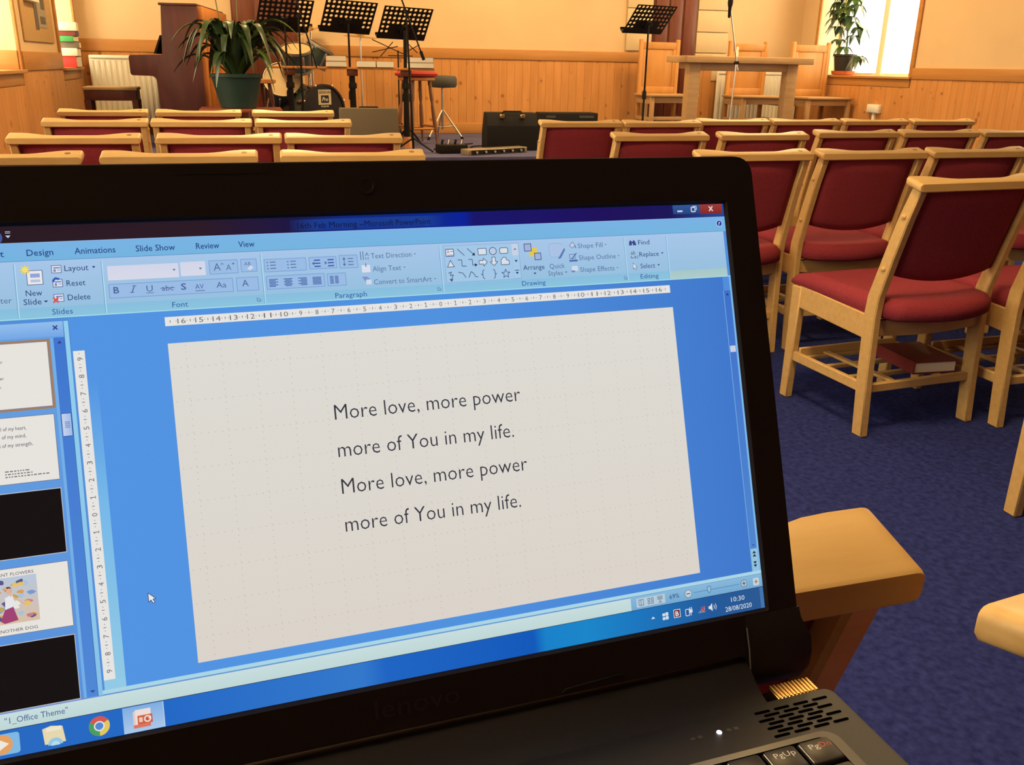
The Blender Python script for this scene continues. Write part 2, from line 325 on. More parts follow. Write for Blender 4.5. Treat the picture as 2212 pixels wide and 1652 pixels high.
# ------------------------------------------------------------------ chairs
def chair_proto():
    t = thing('chapel_chair', 'beech chair', 'chair')
    # origin: floor under the middle of the top rail's rear edge; the chair faces +y
    # top rail: straight behind, hollowed in front, tilted a little
    L = .25; rs = []; tz = .23; th = .027; rr = .010
    ss = [0, .0006, .002, .004, .0065, .010]
    xs = [-L+q for q in ss]+[-.235+.47*i/22 for i in range(23)]+[L-q for q in reversed(ss)]
    for x in xs:
        k = min(1, max(0, (abs(x)/L-.30)/.54)); d = .031+.033*k*k*(3-2*k)
        q = L-abs(x); e = rr-math.sqrt(max(0, rr*rr-(rr-q)**2)) if q < rr else 0; f = e*.35
        rs.append([(x, f+.003, .840-th+e), (x, f, .843-th+e), (x, f, .8375-e), (x, f+.003, .840-e),
                   (x, d-.003-f, .840+tz*d-e), (x, d-f, .8375+tz*d-e), (x, d-f, .843-th+tz*d+e), (x, d-.003-f, .840-th+tz*d+e)])
    ob('top_rail', G().rings(rs).mesh('top_rail', smooth=35), M_beech, t)
    ob('rail_plug', G().lathe([(.0095, 0), (.0095, .0006), (.001, .0008)], 12, M=Matrix.Rotation(math.atan(tz), 4, 'X')).mesh('rail_plug'), M_plug, t, loc=(.205, .034, .8478))
    # uprights / rear legs
    prof = [(0, .090, .138), (.20, .105, .155), (.40, .112, .165), (.47, .108, .160), (.60, .074, .122), (.72, .040, .086), (.817, .008, .044)]
    for sx in (-1, 1):
        xo, xi = sx*.240, sx*.211
        ob('rear_leg', G().rings([[(xo, a, z), (xi, a, z), (xi, b, z+(.009 if z > .8 else 0)), (xo, b, z+(.009 if z > .8 else 0))] for z, a, b in prof]).mesh('rear_leg', .004, 1), M_beech, t)
        for z, y in ((.735, .058), (.565, .108)):
            ob('dowel_cap', G().lathe([(.0085, 0), (.008, .003), (.004, .0055), (.001, .006)], 10, M=Matrix.Rotation(R(90)*sx, 3, 'Y').to_4x4(), c=(xo, y, z)).mesh('dowel_cap'), M_beech, t)
        ob('front_leg', G().rings([[(sx*.240, .492, 0), (sx*.212, .492, 0), (sx*.212, .535, 0), (sx*.240, .535, 0)], [(sx*.240, .485, .42), (sx*.210, .485, .42), (sx*.210, .535, .42), (sx*.240, .535, .42)]]).mesh('front_leg', .004, 1), M_beech, t)
        ob('side_rail', G().hexa([(sx*.236, .14, .325), (sx*.214, .14, .325), (sx*.214, .50, .345), (sx*.236, .50, .345), (sx*.236, .14, .405), (sx*.214, .14, .405), (sx*.214, .50, .425), (sx*.236, .50, .425)]).mesh('side_rail', .003, 1), M_beech, t)
        ob('side_stretcher', G().box(sx*.234, sx*.216, .13, .50, .145, .18).mesh('side_stretcher', .003, 1), M_beech, t)
    ob('rear_rail', G().rings([[(x, .125, .330+.012*(abs(x)/.21)**2), (x, .145, .330), (x, .145, .39), (x, .125, .39)] for x in [-.212+.424*k/8 for k in range(9)]]).mesh('rear_rail'), M_beech, t)
    ob('front_rail', G().box(-.212, .212, .505, .525, .35, .42).mesh('front_rail', .003, 1), M_beech, t)
    ob('rear_stretcher', G().box(-.212, .212, .118, .138, .145, .175).mesh('rear_stretcher', .003, 1), M_beech, t)
    # book rack
    for y in (.24, .36, .47): ob('rack_bar', G().box(-.216, .216, y-.009, y+.009, .150, .165).mesh('rack_bar', .002, 1), M_beech, t)
    for x in (-.1, .1): ob('rack_slat', G().box(x-.012, x+.012, .138, .478, .165, .175).mesh('rack_slat', .002, 1), M_beech, t)
    ob('rack_stop', G().box(-.216, .216, .474, .486, .165, .195).mesh('rack_stop', .002, 1), M_beech, t)
    # back pad: bowed, with an arched lower edge
    g = G(); nx, nz = 12, 10; fr = []; bk = []
    def back(u, v):
        x = u*.2095; zb = .545-.030*(1-u*u)
        z = zb+(.812-zb)*v
        yc = .136-(z-.47)*.29
        return x, yc-.014*(1-u*u)*(1 if v < .97 else .6), z
    for k in range(nz+1):
        for i in range(nx+1):
            x, y, z = back(-1+2*i/nx, k/nz); e = min(1, min(i, nx-i, k+.5, nz-k+.5)/1.0); fr.append((x, y-.004-.010*e, z)); bk.append((x, y+.010+.016*e, z))
    vs = fr+bk; o = len(fr); fs = []
    for k in range(nz):
        for i in range(nx):
            a = k*(nx+1)+i; b = a+1; c = b+nx+1; d = a+nx+1
            fs += [(a, b, c, d), (o+a, o+d, o+c, o+b)]
    for k in range(nz): a = k*(nx+1); b = a+nx+1; fs.append((a, b, o+b, o+a)); a += nx; b += nx; fs.append((b, a, o+a, o+b))
    for i in range(nx): a = i; fs.append((a+1, a, o+a, o+a+1)); a = nz*(nx+1)+i; fs.append((a, a+1, o+a+1, o+a))
    ob('backrest', g.add(vs, fs).mesh('backrest', smooth=70), M_maroon, t)
    # seat pad
    g = G(); nx, ny = 14, 14; lay = []
    def seat(u, v, lev):
        y0 = .100-.085*(1-u*u)**.8 if abs(u) < .90 else .175; y1 = .548+.012*(1-u*u)
        if abs(u) < .90: y0 = max(y0, .010)
        x = u*(.228+.008*v); y = y0+(y1-y0)*v
        zt = .466+.010*v-.022*max(0, v-.8)/.2-.012*math.exp(-(v-.45)**2/.08)*(1-u*u)
        zb = .398+.018*v
        return x, y, (zb, zb+.010, zt-.018, zt)[lev], lev
    shr = (.012, 0, 0, .020)
    for lev in range(4):
        lay.append([])
        for j in range(ny+1):
            for i in range(nx+1):
                u = -1+2*i/nx; v = j/ny; s_ = shr[lev]; uu = u*(1-s_/.23); vv = s_/.46+v*(1-2*s_/.46)
                x, y, z, _ = seat(uu if abs(u) < .90 or 1 else u, vv, lev)
                if abs(u) > .90: y = max(y, .168+s_)
                lay[lev].append((x, y, z))
    vs = [p for l in lay for p in l]; q = (nx+1)*(ny+1); fs = []
    for j in range(ny):
        for i in range(nx):
            a = j*(nx+1)+i; b = a+1; c = b+nx+1; d = a+nx+1
            fs += [(a, d, c, b), (3*q+a, 3*q+b, 3*q+c, 3*q+d)]
    ring = [i for i in range(nx+1)]+[j*(nx+1)+nx for j in range(1, ny+1)]+[ny*(nx+1)+i for i in range(nx-1, -1, -1)]+[j*(nx+1) for j in range(ny-1, 0, -1)]
    for lev in range(3):
        for k in range(len(ring)):
            a = ring[k]; b = ring[(k+1) % len(ring)]; fs.append((lev*q+a, lev*q+b, (lev+1)*q+b, (lev+1)*q+a))
    ob('seat', g.add(vs, fs).mesh('seat', smooth=80), M_maroon, t)
    return t

PROTO = chair_proto(); used = [False]
def chair(xleft, y, th, label, group):
    """xleft,y: rear left corner of the top rail"""
    o = PROTO if not used[0] else copy_tree(PROTO); used[0] = True
    c = Vector((xleft, y, 0))+Matrix.Rotation(th, 3, 'Z') @ Vector((.25, 0, 0))
    o.location = c; o.rotation_euler = (0, 0, th); tag(o, label, 'chair', group); return o
BASE = 'beech and maroon chapel chair'
gl = 'chairs in the block before the piano'; gr = 'chairs in the block before the communion table'
tl, tr_ = -.0268, .0187
def Ly(y0, x): return y0+(x+1.5)*math.sin(tl)
def Ry(y0, x): return y0+(x-1.5)*math.sin(tr_)
rown = {1: 'row closest to the piano', 2: 'second row from the piano', 3: 'third row from the piano', 4: 'fourth row from the piano'}
for row, y0, xs in ((1, 6.006, (-1.086, -.544, .017)), (2, 5.071, (-.998, -.488, .026)), (3, 4.052, (-.933, -.374, .136)), (4, 3.268, (-1.035, -.482, .091))):
    for k, x in enumerate(xs):
        chair(x, Ly(y0, x), tl, '%s, %s, %s' % (BASE, rown[row], ('at the end beside the wall', 'in the middle of three', 'at the aisle end')[k]), gl)
rown = {1: 'row closest to the communion table', 2: 'second row from the communion table', 3: 'third row from the communion table'}
o2 = ('at the aisle end', 'second from the aisle', 'third from the aisle', 'fourth from the aisle', 'fifth from the aisle', 'sixth from the aisle')
for row, lst in ((1, ((1.580, 4.994), (2.094, 4.994), (2.660, 5.163), (3.178, 5.163), (3.706, 5.163), (4.242, 5.163))),
                 (2, ((1.643, 4.043), (2.203, 4.043), (2.836, 4.164), (3.366, 4.164), (3.90, 4.164))),
                 (3, ((1.610, 3.115), (2.148, 3.115), (2.685, 3.128), (3.215, 3.14)))):
    for k, (x, y0) in enumerate(lst): chair(x, Ry(y0, x), tr_, '%s, %s, %s' % (BASE, rown[row], o2[k]), gr)
CA = chair(1.868, 2.2226, R(4.6), BASE+' with a hymn book in the rack under its seat', gr)
chair(2.378, 2.185, R(1), BASE+' right beside the one with a hymn book under its seat', gr)
chair(1.925, 1.235, R(0), BASE+' of which one front leg shows, behind the hymn book chair', gr)
c1 = chair(-.093, .408, R(1), BASE+' whose rail sticks out from behind the laptop lid', 'chairs in front of the laptop')
c2 = chair(.905, .4496, R(188), BASE+' turned round, its rail end pointing at the laptop corner', 'chairs in front of the laptop')
for o, dx, k in ((c1, -.010, 1.042), (c2, .036, 1.165)):        # these two have longer rails that overhang the uprights
    o.location += Vector((dx, 0, 0))
    for ch in o.children:
        if ch.name.startswith('top_rail'): ch.scale = (k, 1, 1)
    for ch in o.children:
        if ch.name.startswith('rail_plug'): bpy.data.objects.remove(ch); break

# hymn book in the rack of that chair
hb = thing('hymn_book', 'dark red hymn book lying in the rack under a chair seat', 'book')
mtx = Matrix.Translation(CA.location) @ Matrix.Rotation(CA.rotation_euler.z, 4, 'Z')
hb.matrix_world = mtx @ Matrix.Translation((.105, .245, .1752)) @ Matrix.Rotation(R(-8), 4, 'Z')
ob('cover', G().box(-.085, .085, -.10, .115, 0, .004).box(-.085, .085, -.10, .115, .040, .044).box(-.087, -.083, -.10, .115, 0, .044).mesh('cover'), M_bookred, hb)
ob('page_block', G().box(-.083, .078, -.095, .110, .004, .040).mesh('page_block'), M_paper, hb)

# ------------------------------------------------------------------ stage furniture
FS = FLOOR_STAGE
# communion table
t = thing('communion_table', 'large oak communion table with square legs on the platform', 'table', (4.94, 8.85, FS))
ob('tabletop', G().box(-.722, .722, -.24, .24, .798, .862).mesh('tabletop', .008), M_table, t)
for sx in (-1, 1):
    for y in (-.06,): ob('leg', G().box(sx*.56-.062, sx*.56+.062, y-.055, y+.055, 0, .798).mesh('leg', .005), M_table, t)
    ob('side_apron', G().box(sx*.56-.03, sx*.56+.03, -.005, .19, .74, .798).mesh('side_apron'), M_table, t)
for y in (-.085,): ob('apron', G().box(-.50, .50, y-.015, y+.015, .722, .798).mesh('apron', .004), M_table, t)
tag(ob('candle', G().lathe([(.012, 0), (.012, .09), (.006, .095)], 12).mesh('candle'), M_paper, loc=(4.86, 8.78, FS+.862)), 'short white candle standing on the communion table', 'candle')

# high-backed chairs
def throne(label, x, y, rz=0):
    t = thing('elder_chair', label, 'chair', (x, y, FS), rz, 'high-backed wooden chairs on the platform')
    # faces -y (towards the rows)
    for sx in (-1, 1):
        ob('back_post', G().box(sx*.225-.022, sx*.225+.022, .22, .265, 0, 1.045).mesh('back_post', .008), M_throne, t)
        ob('front_leg', G().box(sx*.255-.022, sx*.255+.022, -.24, -.195, 0, .44).mesh('front_leg', .005), M_thronedk, t)
        ob('side_rail', G().box(sx*.245-.014, sx*.245+.014, -.20, .23, .36, .44).mesh('side_rail', .004), M_thronedk, t)
        ob('side_stretcher', G().box(sx*.245-.012, sx*.245+.012, -.20, .23, .18, .22).mesh('side_stretcher', .004), M_thronedk, t)
    ob('seat', G().box(-.29, .29, -.26, .235, .44, .465).mesh('seat', .008), M_thronedk, t)
    ob('front_rail', G().box(-.235, .235, -.225, -.205, .375, .44).mesh('front_rail', .004), M_thronedk, t)
    ob('front_stretcher', G().box(-.235, .235, -.225, -.205, .19, .23).mesh('front_stretcher', .004), M_thronedk, t)
    ob('top_rail', G().box(-.205, .205, .225, .26, .94, 1.015).mesh('top_rail', .006), M_throne, t)
    ob('bottom_rail', G().box(-.205, .205, .225, .26, .465, .54).mesh('bottom_rail', .006), M_throne, t)
    for sx in (-1, 1): ob('stile', G().box(sx*.188-.02, sx*.188+.02, .227, .258, .54, .94).mesh('stile', .004), M_throne, t)
    ob('panel', G().box(-.17, .17, .236, .252, .54, .94).mesh('panel', .003), M_throne, t)
throne('high-backed honey wood chair by the dark door, left of the communion table', 4.54, 9.74)
throne('high-backed honey wood chair straight behind the communion table', 5.54, 9.52)
throne('high-backed honey wood chair between the communion table and the window', 6.20, 9.28)

# music stands
def desk_mesh():
    W, H, T = .475, .33, .0035; nc, nr = 10, 7; cw, ch = W/nc*.965, H/nr; g = G(); mx = (W-cw*nc)/2
    def Z(x, y, s): return (x, s*T/2, y)
    for c in range(nc):
        for r in range(nr):
            x0 = -W/2+mx+c*cw; y0 = r*ch; x1 = x0+cw; y1 = y0+ch; cx, cy = (x0+x1)/2, (y0+y1)/2
            hole = r >= 1 and (r >= 3 or c < 2 or c >= nc-2)
            sq = [(x0, y0), (cx, y0), (x1, y0), (x1, cy), (x1, y1), (cx, y1), (x0, y1), (x0, cy)]
            if not hole:
                g.add([Z(*p, 1) for p in sq]+[Z(*p, -1) for p in sq], [tuple(range(8)), tuple(range(15, 7, -1))])
            else:
                ci = [(cx+.0145*math.cos(R(225+45*k)), cy+.0145*math.sin(R(225+45*k))) for k in range(8)]
                vs = [Z(*p, 1) for p in sq]+[Z(*p, 1) for p in ci]+[Z(*p, -1) for p in sq]+[Z(*p, -1) for p in ci]; fs = []
                for k in range(8):
                    n = (k+1) % 8; fs += [(k, n, 8+n, 8+k), (16+n, 16+k, 24+k, 24+n), (8+k, 8+n, 24+n, 24+k)]
                g.add(vs, fs)
    a = W/2
    g.box(-a, -a+mx, -T/2, T/2, 0, H); g.box(a-mx, a, -T/2, T/2, 0, H)
    return g.mesh('desk', smooth=0)
DESK = desk_mesh(); DESK.materials.append(M_black)
def music_stand(label, x, y, zd, tilt, roll, base='tripod', rz=0, rcol=.011, zfloor=FS):
    t = thing('music_stand', label, 'music stand', (x, y, zfloor), rz, 'black music stands on the platform')
    h = zd-zfloor
    # the desk leans towards the rows; its lip and player are on the far side
    D = Matrix.Translation((0, .10, h)) @ Matrix.Rotation(roll, 4, 'Y') @ Matrix.Rotation(tilt, 4, 'X')
    d = ob('desk', DESK, None, t, M=D)
    ob('lip', G().box(-.235, .235, -.004, .055, -.006, 0).box(-.235, .235, .053, .057, -.006, .014).mesh('lip'), M_black, t, M=D)
    ob('clamp', G().box(-.03, .03, -.028, -.002, .06, .15).box(-.07, .07, -.010, -.002, .085, .125).mesh('clamp', .004), M_black, t, M=D)
    ob('column', G().tube((0, 0, .02), (0, .0, h+.07), rcol, rcol*.8, 10).mesh('column'), M_black, t)
    ob('sleeve', G().lathe([(rcol*1.9, h*.42), (rcol*1.9, h*.48), (rcol*1.3, h*.5)], 10).mesh('sleeve'), M_black, t)
    for k in range(3):
        a = R(90+120*k+15)
        ob('foot', G().path([(0, 0, .16), (.06*math.cos(a), .06*math.sin(a), .12), (.14*math.cos(a), .14*math.sin(a), .012)], .009, 8).mesh('foot'), M_black, t)
music_stand('black perforated music stand over the green pot, closest to the piano', .36, 8.70, 1.395, R(40), R(1.5), rz=R(14))
music_stand('black perforated music stand over the bass drum', .912, 8.68, 1.395, R(40), R(2), rz=R(14))
music_stand('black perforated music stand over the red bar stool, with a boom across it', 1.430, 8.74, 1.354, R(38), R(1.5), rcol=.02, rz=R(14))
music_stand('black perforated music stand before the dark door beside the communion table', 3.78, 8.6, 1.46, R(44), R(0), rz=R(14))
# microphone stands
def mic_stand(name, label, base, pts, mic, feetr=.20):
    t = thing(name, label, 'microphone stand', base, 0)
    b = Vector(base); L = lambda p: tuple(Vector(p)-b)
    ob('pole', G().tube((0, 0, .03), L(pts[0]), .010, .008).mesh('pole'), M_black if mic != 'chrome' else M_chrome, t)
    ob('boom', G().tube(L(pts[1]), L(pts[2]), .007, .006).mesh('boom'), M_black if mic != 'chrome' else M_chrome, t)
    ob('joint', G().tube((L(pts[0])[0], L(pts[0])[1]-.025, L(pts[0])[2]), (L(pts[0])[0], L(pts[0])[1]+.025, L(pts[0])[2]), .016).mesh('joint'), M_black, t)
    for k in range(3):
        a = R(80+120*k); ob('foot', G().path([(0, 0, .12), (feetr*math.cos(a), feetr*math.sin(a), .012)], .008).mesh('foot'), M_black, t)
    return t, L
t, L = mic_stand('microphone_stand', 'black boom microphone stand reaching across the music stand over the red stool', (1.38, 8.10, FS), [(1.34, 8.10, 1.55), (1.275, 8.10, 1.72), (1.478, 8.10, 1.19)], 'b')
ob('counterweight', G().tube(L((1.459, 8.10, 1.24)), L((1.486, 8.10, 1.17)), .014, .014).mesh('counterweight'), M_black, t)
t, L = mic_stand('microphone_stand', 'black boom microphone stand beside the green pot, boom slanting past the drum', (.455, 8.30, FS), [(.460, 8.30, 1.5), (.430, 8.30, 1.70), (.590, 8.30, 1.09)], 'b')
t, L = mic_stand('microphone_stand', 'chrome boom microphone stand in front of the communion table', (4.523, 8.2, FS), [(4.540, 8.2, 1.20), (4.560, 8.2, 1.13), (4.428, 8.2, 1.67)], 'chrome')
ob('microphone', G().lathe([(.008, -.11), (.013, -.10), (.016, -.02), (.022, .0), (.026, .03), (.022, .055), (.008, .066)], 14, c=L((4.418, 8.2, 1.706))).mesh('microphone'), M_black, t)

# communion rail with iron posts
t = thing('communion_rail', 'low wooden rail on black posts across the platform edge', 'rail', (.93, 8.52, FS))
ob('ledge', G().box(-.72, .72, -.06, .06, .680, .700).mesh('ledge', .005), M_orange, t)
for x in (-.56, -.015, .465):
    ob('post', G().tube((x, 0, .08), (x, 0, .63), .030, .022, 12).mesh('post'), M_black, t)
    ob('bracket', G().box(x-.045, x+.045, -.04, .04, .625, .680).mesh('bracket', .006), M_dkwood, t)
    ob('base', G().lathe([(.058, 0), (.050, .03), (.034, .10)], 12, c=(x, 0, 0)).mesh('base'), M_orange, t)
    ob('collar', G().lathe([(.036, .52), (.036, .56), (.028, .57)], 12, c=(x, 0, 0)).mesh('collar'), M_black, t)
def ledger_book(x0, x1, z, label, h=.046):
    b = thing('hymn_book', label, 'book', ((x0+x1)/2, 8.5, z), 0, 'hymn books lying on the communion rail'); w = (x1-x0)/2
    ob('page_block', G().box(-w+.003, w-.003, -.055, .075, .003, h-.003).mesh('page_block'), M_paper, b)
    ob('cover', G().box(-w, w, -.053, .08, 0, .003).box(-w, w, -.053, .08, h-.003, h).box(-w, w, .075, .08, 0, h).mesh('cover'), M_bookbrown, b)
z0 = FS+.7004
ledger_book(.688, .860, z0, 'pale edged hymn book under another, at the drum end of the rail')
ledger_book(.690, .858, z0+.0466, 'pale edged hymn book on top of another, at the drum end of the rail')
ledger_book(.955, 1.118, z0, 'pale edged hymn book alone on the rail beside the second music stand column', .054)
ledger_book(1.124, 1.278, z0, 'pale edged hymn book alone on the rail near the bar stool', .054)
ledger_book(1.415, 1.640, z0, 'pale edged hymn book under another, at the open end of the rail')
ledger_book(1.418, 1.638, z0+.0466, 'pale edged hymn book on top of another, at the open end of the rail')

# wire folding stand behind the rail
t = thing('folding_stand', 'thin wire folding music stand behind the rail books', 'music stand', (1.50, 9.62, FS))
g = G()
for a, b in (((-.26, 0, .96), (.05, 0, .83)), ((-.26, 0, .84), (.0, 0, .90)), ((-.18, 0, .80), (-.05, 0, .94)), ((.05, 0, .83), (.22, 0, .92)), ((.1, 0, .93), (.2, 0, .84)), ((-.1, 0, .81), (.15, 0, .81))): g.tube(a, b, .005, .005, 6)
ob('wire_desk', g.mesh('wire_desk'), M_black, t)
ob('pole', G().tube((0, 0, 0), (0, 0, .86), .008, .007).mesh('pole'), M_black, t)
for k in range(3):
    a = R(30+120*k); ob('foot', G().tube((0, 0, .18), (.14*math.cos(a), .14*math.sin(a), .008), .007).mesh('foot'), M_black, t)

# bar stools
def bar_stool(label, x, y, h, cushion, r=.185, mcol=M_dkwood):
    t = thing('bar_stool', label, 'stool', (x, y, FS), R(20))
    ob('seat', G().lathe([(r*.9, h-.075), (r*.97, h-.07), (r*.97, h-.045), (r*.9, h-.04)], 28).mesh('seat'), M_orange, t)
    if cushion: ob('cushion', G().lathe([(r*.92, h-.04), (r*1.1, h-.032), (r*1.13, h-.012), (r*1.0, h+.008), (r*.5, h+.014), (.01, h+.014)], 28).mesh('cushion'), M_redcush, t)
    for k in range(4):
        a = R(45+90*k); c, s = math.cos(a), math.sin(a)
        pts = [(r*.70*c+(r*.40)*q*c, r*.70*s+(r*.40)*q*s, (h-.07)*(1-q)) for q in (0, .15, .3, .36, .42, .55, .75, .8, 1)]
        ob('leg', G().path(pts, [.016, .019, .019, .012, .019, .021, .021, .014, .011], 10).mesh('leg'), mcol, t)
    for i, z in enumerate((.14, .16, .30, .32)):
        a = R(45+90*(i if i < 2 else i)); q = 1-z/(h-.07); rr = r*.70+r*.40*q
        for k in (0, 2):
            a0 = R(45+90*(k+i % 2)); a1 = a0+R(90)
            if i < 2: ob('rung', G().tube((rr*math.cos(a0), rr*math.sin(a0), z), (rr*math.cos(a1), rr*math.sin(a1), z), .011).mesh('rung'), M_orange, t)
bar_stool('tall turned-leg bar stool with a red round cushion', 1.585, 9.06, .66, True, mcol=mat('stool_leg', (.26, .12, .06), .4))
bar_stool('dark turned-leg bar stool without cushion between the pot and the drums', .08, 8.95, .62, False)

# drum stool
t = thing('drum_stool', 'round grey padded drum stool on chrome tripod', 'stool', (1.93, 9.5, FS))
ob('cushion', G().lathe([(.05, .51), (.135, .515), (.15, .54), (.15, .60), (.135, .625), (.02, .632)], 26).mesh('cushion'), M_greycush, t)
ob('pole', G().tube((0, 0, .10), (0, 0, .515), .014).mesh('pole'), M_chrome, t)
for k in range(3):
    a = R(-25+120*k); f = ob('foot', G().tube((0, 0, .30), (.21*math.cos(a), .21*math.sin(a), .016), .009).mesh('foot'), M_chrome, t)
    ob('strut', G().tube((0, 0, .12), (.12*math.cos(a), .12*math.sin(a), .135), .006).mesh('strut'), M_chrome, t)
    ob('rubber_tip', G().tube((.20*math.cos(a), .20*math.sin(a), .03), (.215*math.cos(a), .215*math.sin(a), 0.003), .013).mesh('rubber_tip'), M_black, f)

# drum kit
def cyl_mesh(g, c0, c1, r, n=32, r1=None): return g.tube(c0, c1, r, r1 if r1 else r, n)
t = thing('drum_kit', 'dark teal bass drum with two mounted toms and chrome rims', 'drum kit', (.71, 9.3, FS), R(32))
ob('bass_shell', cyl_mesh(G(), (0, .02, .285), (0, .42, .285), .235).mesh('bass_shell'), M_drum, t)
hd = ob('front_head', cyl_mesh(G(), (0, .0, .285), (0, .02, .285), .232).mesh('front_head'), M_head, t)
for y in (0.0, .42):
    g = G(); rs = []
    for r_, yy in ((.232, y-.012), (.252, y-.012), (.252, y+.026), (.232, y+.026)): rs.append([(r_*math.cos(2*math.pi*k/40), yy, .285+r_*math.sin(2*math.pi*k/40)) for k in range(40)])
    rs.append(rs[0]); ob('hoop', g.rings(rs, False).mesh('hoop'), M_head, t)
for k in range(8):
    a = R(22.5+45*k); x, z = .247*math.cos(a), .285+.247*math.sin(a)
    ob('lug', G().box(x-.012, x+.012, .04, .12, z-.012, z+.012).mesh('lug', .004), M_chrome, t)
    ob('claw', G().box(x*1.03-.010, x*1.03+.010, -.018, .03, .285+(z-.285)*1.03-.010, .285+(z-.285)*1.03+.010).mesh('claw', .003), M_chrome, t)
ob('badge', G().box(-.062, .088, -.0035, -.001, .345, .485).mesh('badge'), mat('badge_cream', (.5, .42, .28), .5), hd)
ob('badge_panel', G().box(-.032, .060, -.0045, -.0035, .362, .432).mesh('badge_panel'), M_head, hd)
# toms
def drum(parent, nm, c, r, d, M, headm=M_headw):
    X = Matrix.Translation(c) @ M
    s = ob(nm, G().lathe([(r, -d/2), (r, d/2)], 28).mesh(nm), M_drum, parent, M=X)
    for z in (-d/2, d/2):
        ob('rim', G().lathe([(r+.001, z-.012), (r+.008, z-.012), (r+.008, z+.012), (r+.001, z+.012)], 28, cap=False).mesh('rim'), M_steel, s)
    ob('skin', G().lathe([(r, d/2+.002), (.01, d/2+.004)], 28).mesh('skin'), headm, s); ob('under_skin', G().lathe([(r, -d/2-.002), (.01, -d/2-.004)], 28).mesh('under_skin'), headm, s)
    me = G().box(-.010, .010, -.010, .010, -d*.38, d*.38).mesh('tension_lug', .004); me.materials.append(M_chrome)
    for k in range(6):
        a = R(60*k+20); ob('tension_lug', me, None, s, loc=((r+.006)*math.cos(a), (r+.006)*math.sin(a), 0))
drum(t, 'tom', (-.17, .16, .76), .14, .19, Matrix.Rotation(R(18), 4, 'X') @ Matrix.Rotation(R(-14), 4, 'Y'))
drum(t, 'tom', (.11, .22, .80), .13, .17, Matrix.Rotation(R(22), 4, 'X') @ Matrix.Rotation(R(22), 4, 'Y'))
ob('tom_mount', G().tube((-.02, .18, .50), (-.02, .18, .70), .017).tube((-.02, .18, .66), (-.13, .17, .72), .012).tube((-.02, .18, .68), (.08, .21, .75), .012).mesh('tom_mount'), M_chrome, t)
for sx in (-1, 1): ob('spur', G().tube((sx*.22, .10, .20), (sx*.30, .04, .006), .008).mesh('spur'), M_chrome, t)
# badge lettering
def text_mesh(s, size=1, width=None, align='LEFT', shear=0, off=0):
    cu = bpy.data.curves.new('txt', 'FONT'); cu.body = s; cu.size = size; cu.align_x = align; cu.shear = shear; cu.offset = off; cu.resolution_u = 2
    o = bpy.data.objects.new('txt', cu); COL.objects.link(o); dg = bpy.context.evaluated_depsgraph_get(); dg.update()
    m = bpy.data.meshes.new_from_object(o.evaluated_get(dg)); bpy.data.objects.remove(o); bpy.data.curves.remove(cu)
    if width:
        xs = [v.co.x for v in m.vertices]; x0, x1 = min(xs), max(xs); k = width/(x1-x0) if x1 > x0 else 1
        for v in m.vertices: v.co.x = (v.co.x-x0)*k
    return m
Mt = Matrix.Rotation(R(90), 4, 'X')
for s, x, z, sz, wd, m_, sh in (('SESSION', -.055, .448, .035, .136, M_head, 0), ('Pro', -.020, .378, .055, .068, M_paper, .3), ('FUSION', -.035, .322, .022, .09, M_paper, 0)):
    me = text_mesh(s, sz, wd, shear=sh)
    ob('badge_lettering', me, m_, hd, M=Matrix.Translation((x, -.0052, z)) @ Mt)
# floor tom
t = thing('floor_tom', 'cream headed floor tom on legs behind the dark stool', 'drum', (.33, 9.55, FS))
drum(t, 'shell', (0, 0, .48), .17, .36, Matrix.Rotation(R(60), 4, 'X'))
for k in range(3):
    a = R(90+120*k); ob('leg', G().path([(.12*math.cos(a), .08*math.sin(a), .48), (.18*math.cos(a), .18*math.sin(a), .30), (.20*math.cos(a), .20*math.sin(a), .004)], .008).mesh('leg'), M_chrome, t)
# cymbal stands
def cymbal(label, x, y, z, r, tilt):
    t = thing('cymbal_stand', label, 'cymbal', (x, y, FS))
    ob('pole', G().tube((0, 0, .1), (0, 0, z-FS+.05), .011, .008).mesh('pole'), M_chrome, t)
    ob('cymbal', G().lathe([(r, 0), (r*.98, .004), (r*.3, .022), (r*.2, .045), (.01, .055)], 36, M=Matrix.Rotation(tilt, 4, 'Y'), c=(0, 0, z-FS)).mesh('cymbal'), M_brass, t)
    ob('wing_nut', G().box(-.022, .022, -.006, .006, z-FS+.045, z-FS+.075).mesh('wing_nut', .004), M_black, t)
    for k in range(3):
        a = R(10+120*k); ob('foot', G().tube((0, 0, .30), (.14*math.cos(a), .14*math.sin(a), .008), .008).mesh('foot'), M_chrome, t)
cymbal('brass cymbal on a chrome stand over the bass drum, tilted', .672, 10.08, 1.43, .15, R(-22))
cymbal('brass cymbal on a chrome stand behind the rail books', 1.14, 9.75, 1.38, .17, R(4))
# grey board
t = thing('amplifier', 'grey carpeted amplifier seen from behind, below the rail', 'amplifier', (.97, 7.86, FS))
ob('cabinet', G().prism([(-.10, 0), (.12, 0), (.06, .383), (-.05, .383)], 'x', -.245, .235).mesh('cabinet', .008), M_grey, t)
ob('grille', G().hexa([(-.22, .117, .03), (.21, .117, .03), (.21, .124, .03), (-.22, .124, .03), (-.22, .072, .33), (.21, .072, .33), (.21, .079, .33), (-.22, .079, .33)]).mesh('grille'), M_blackcloth, t)
ob('handle', G().path([(-.08, .03, .382), (-.07, .03, .386), (.07, .03, .386), (.08, .03, .382)], .009).mesh('handle'), M_black, t)
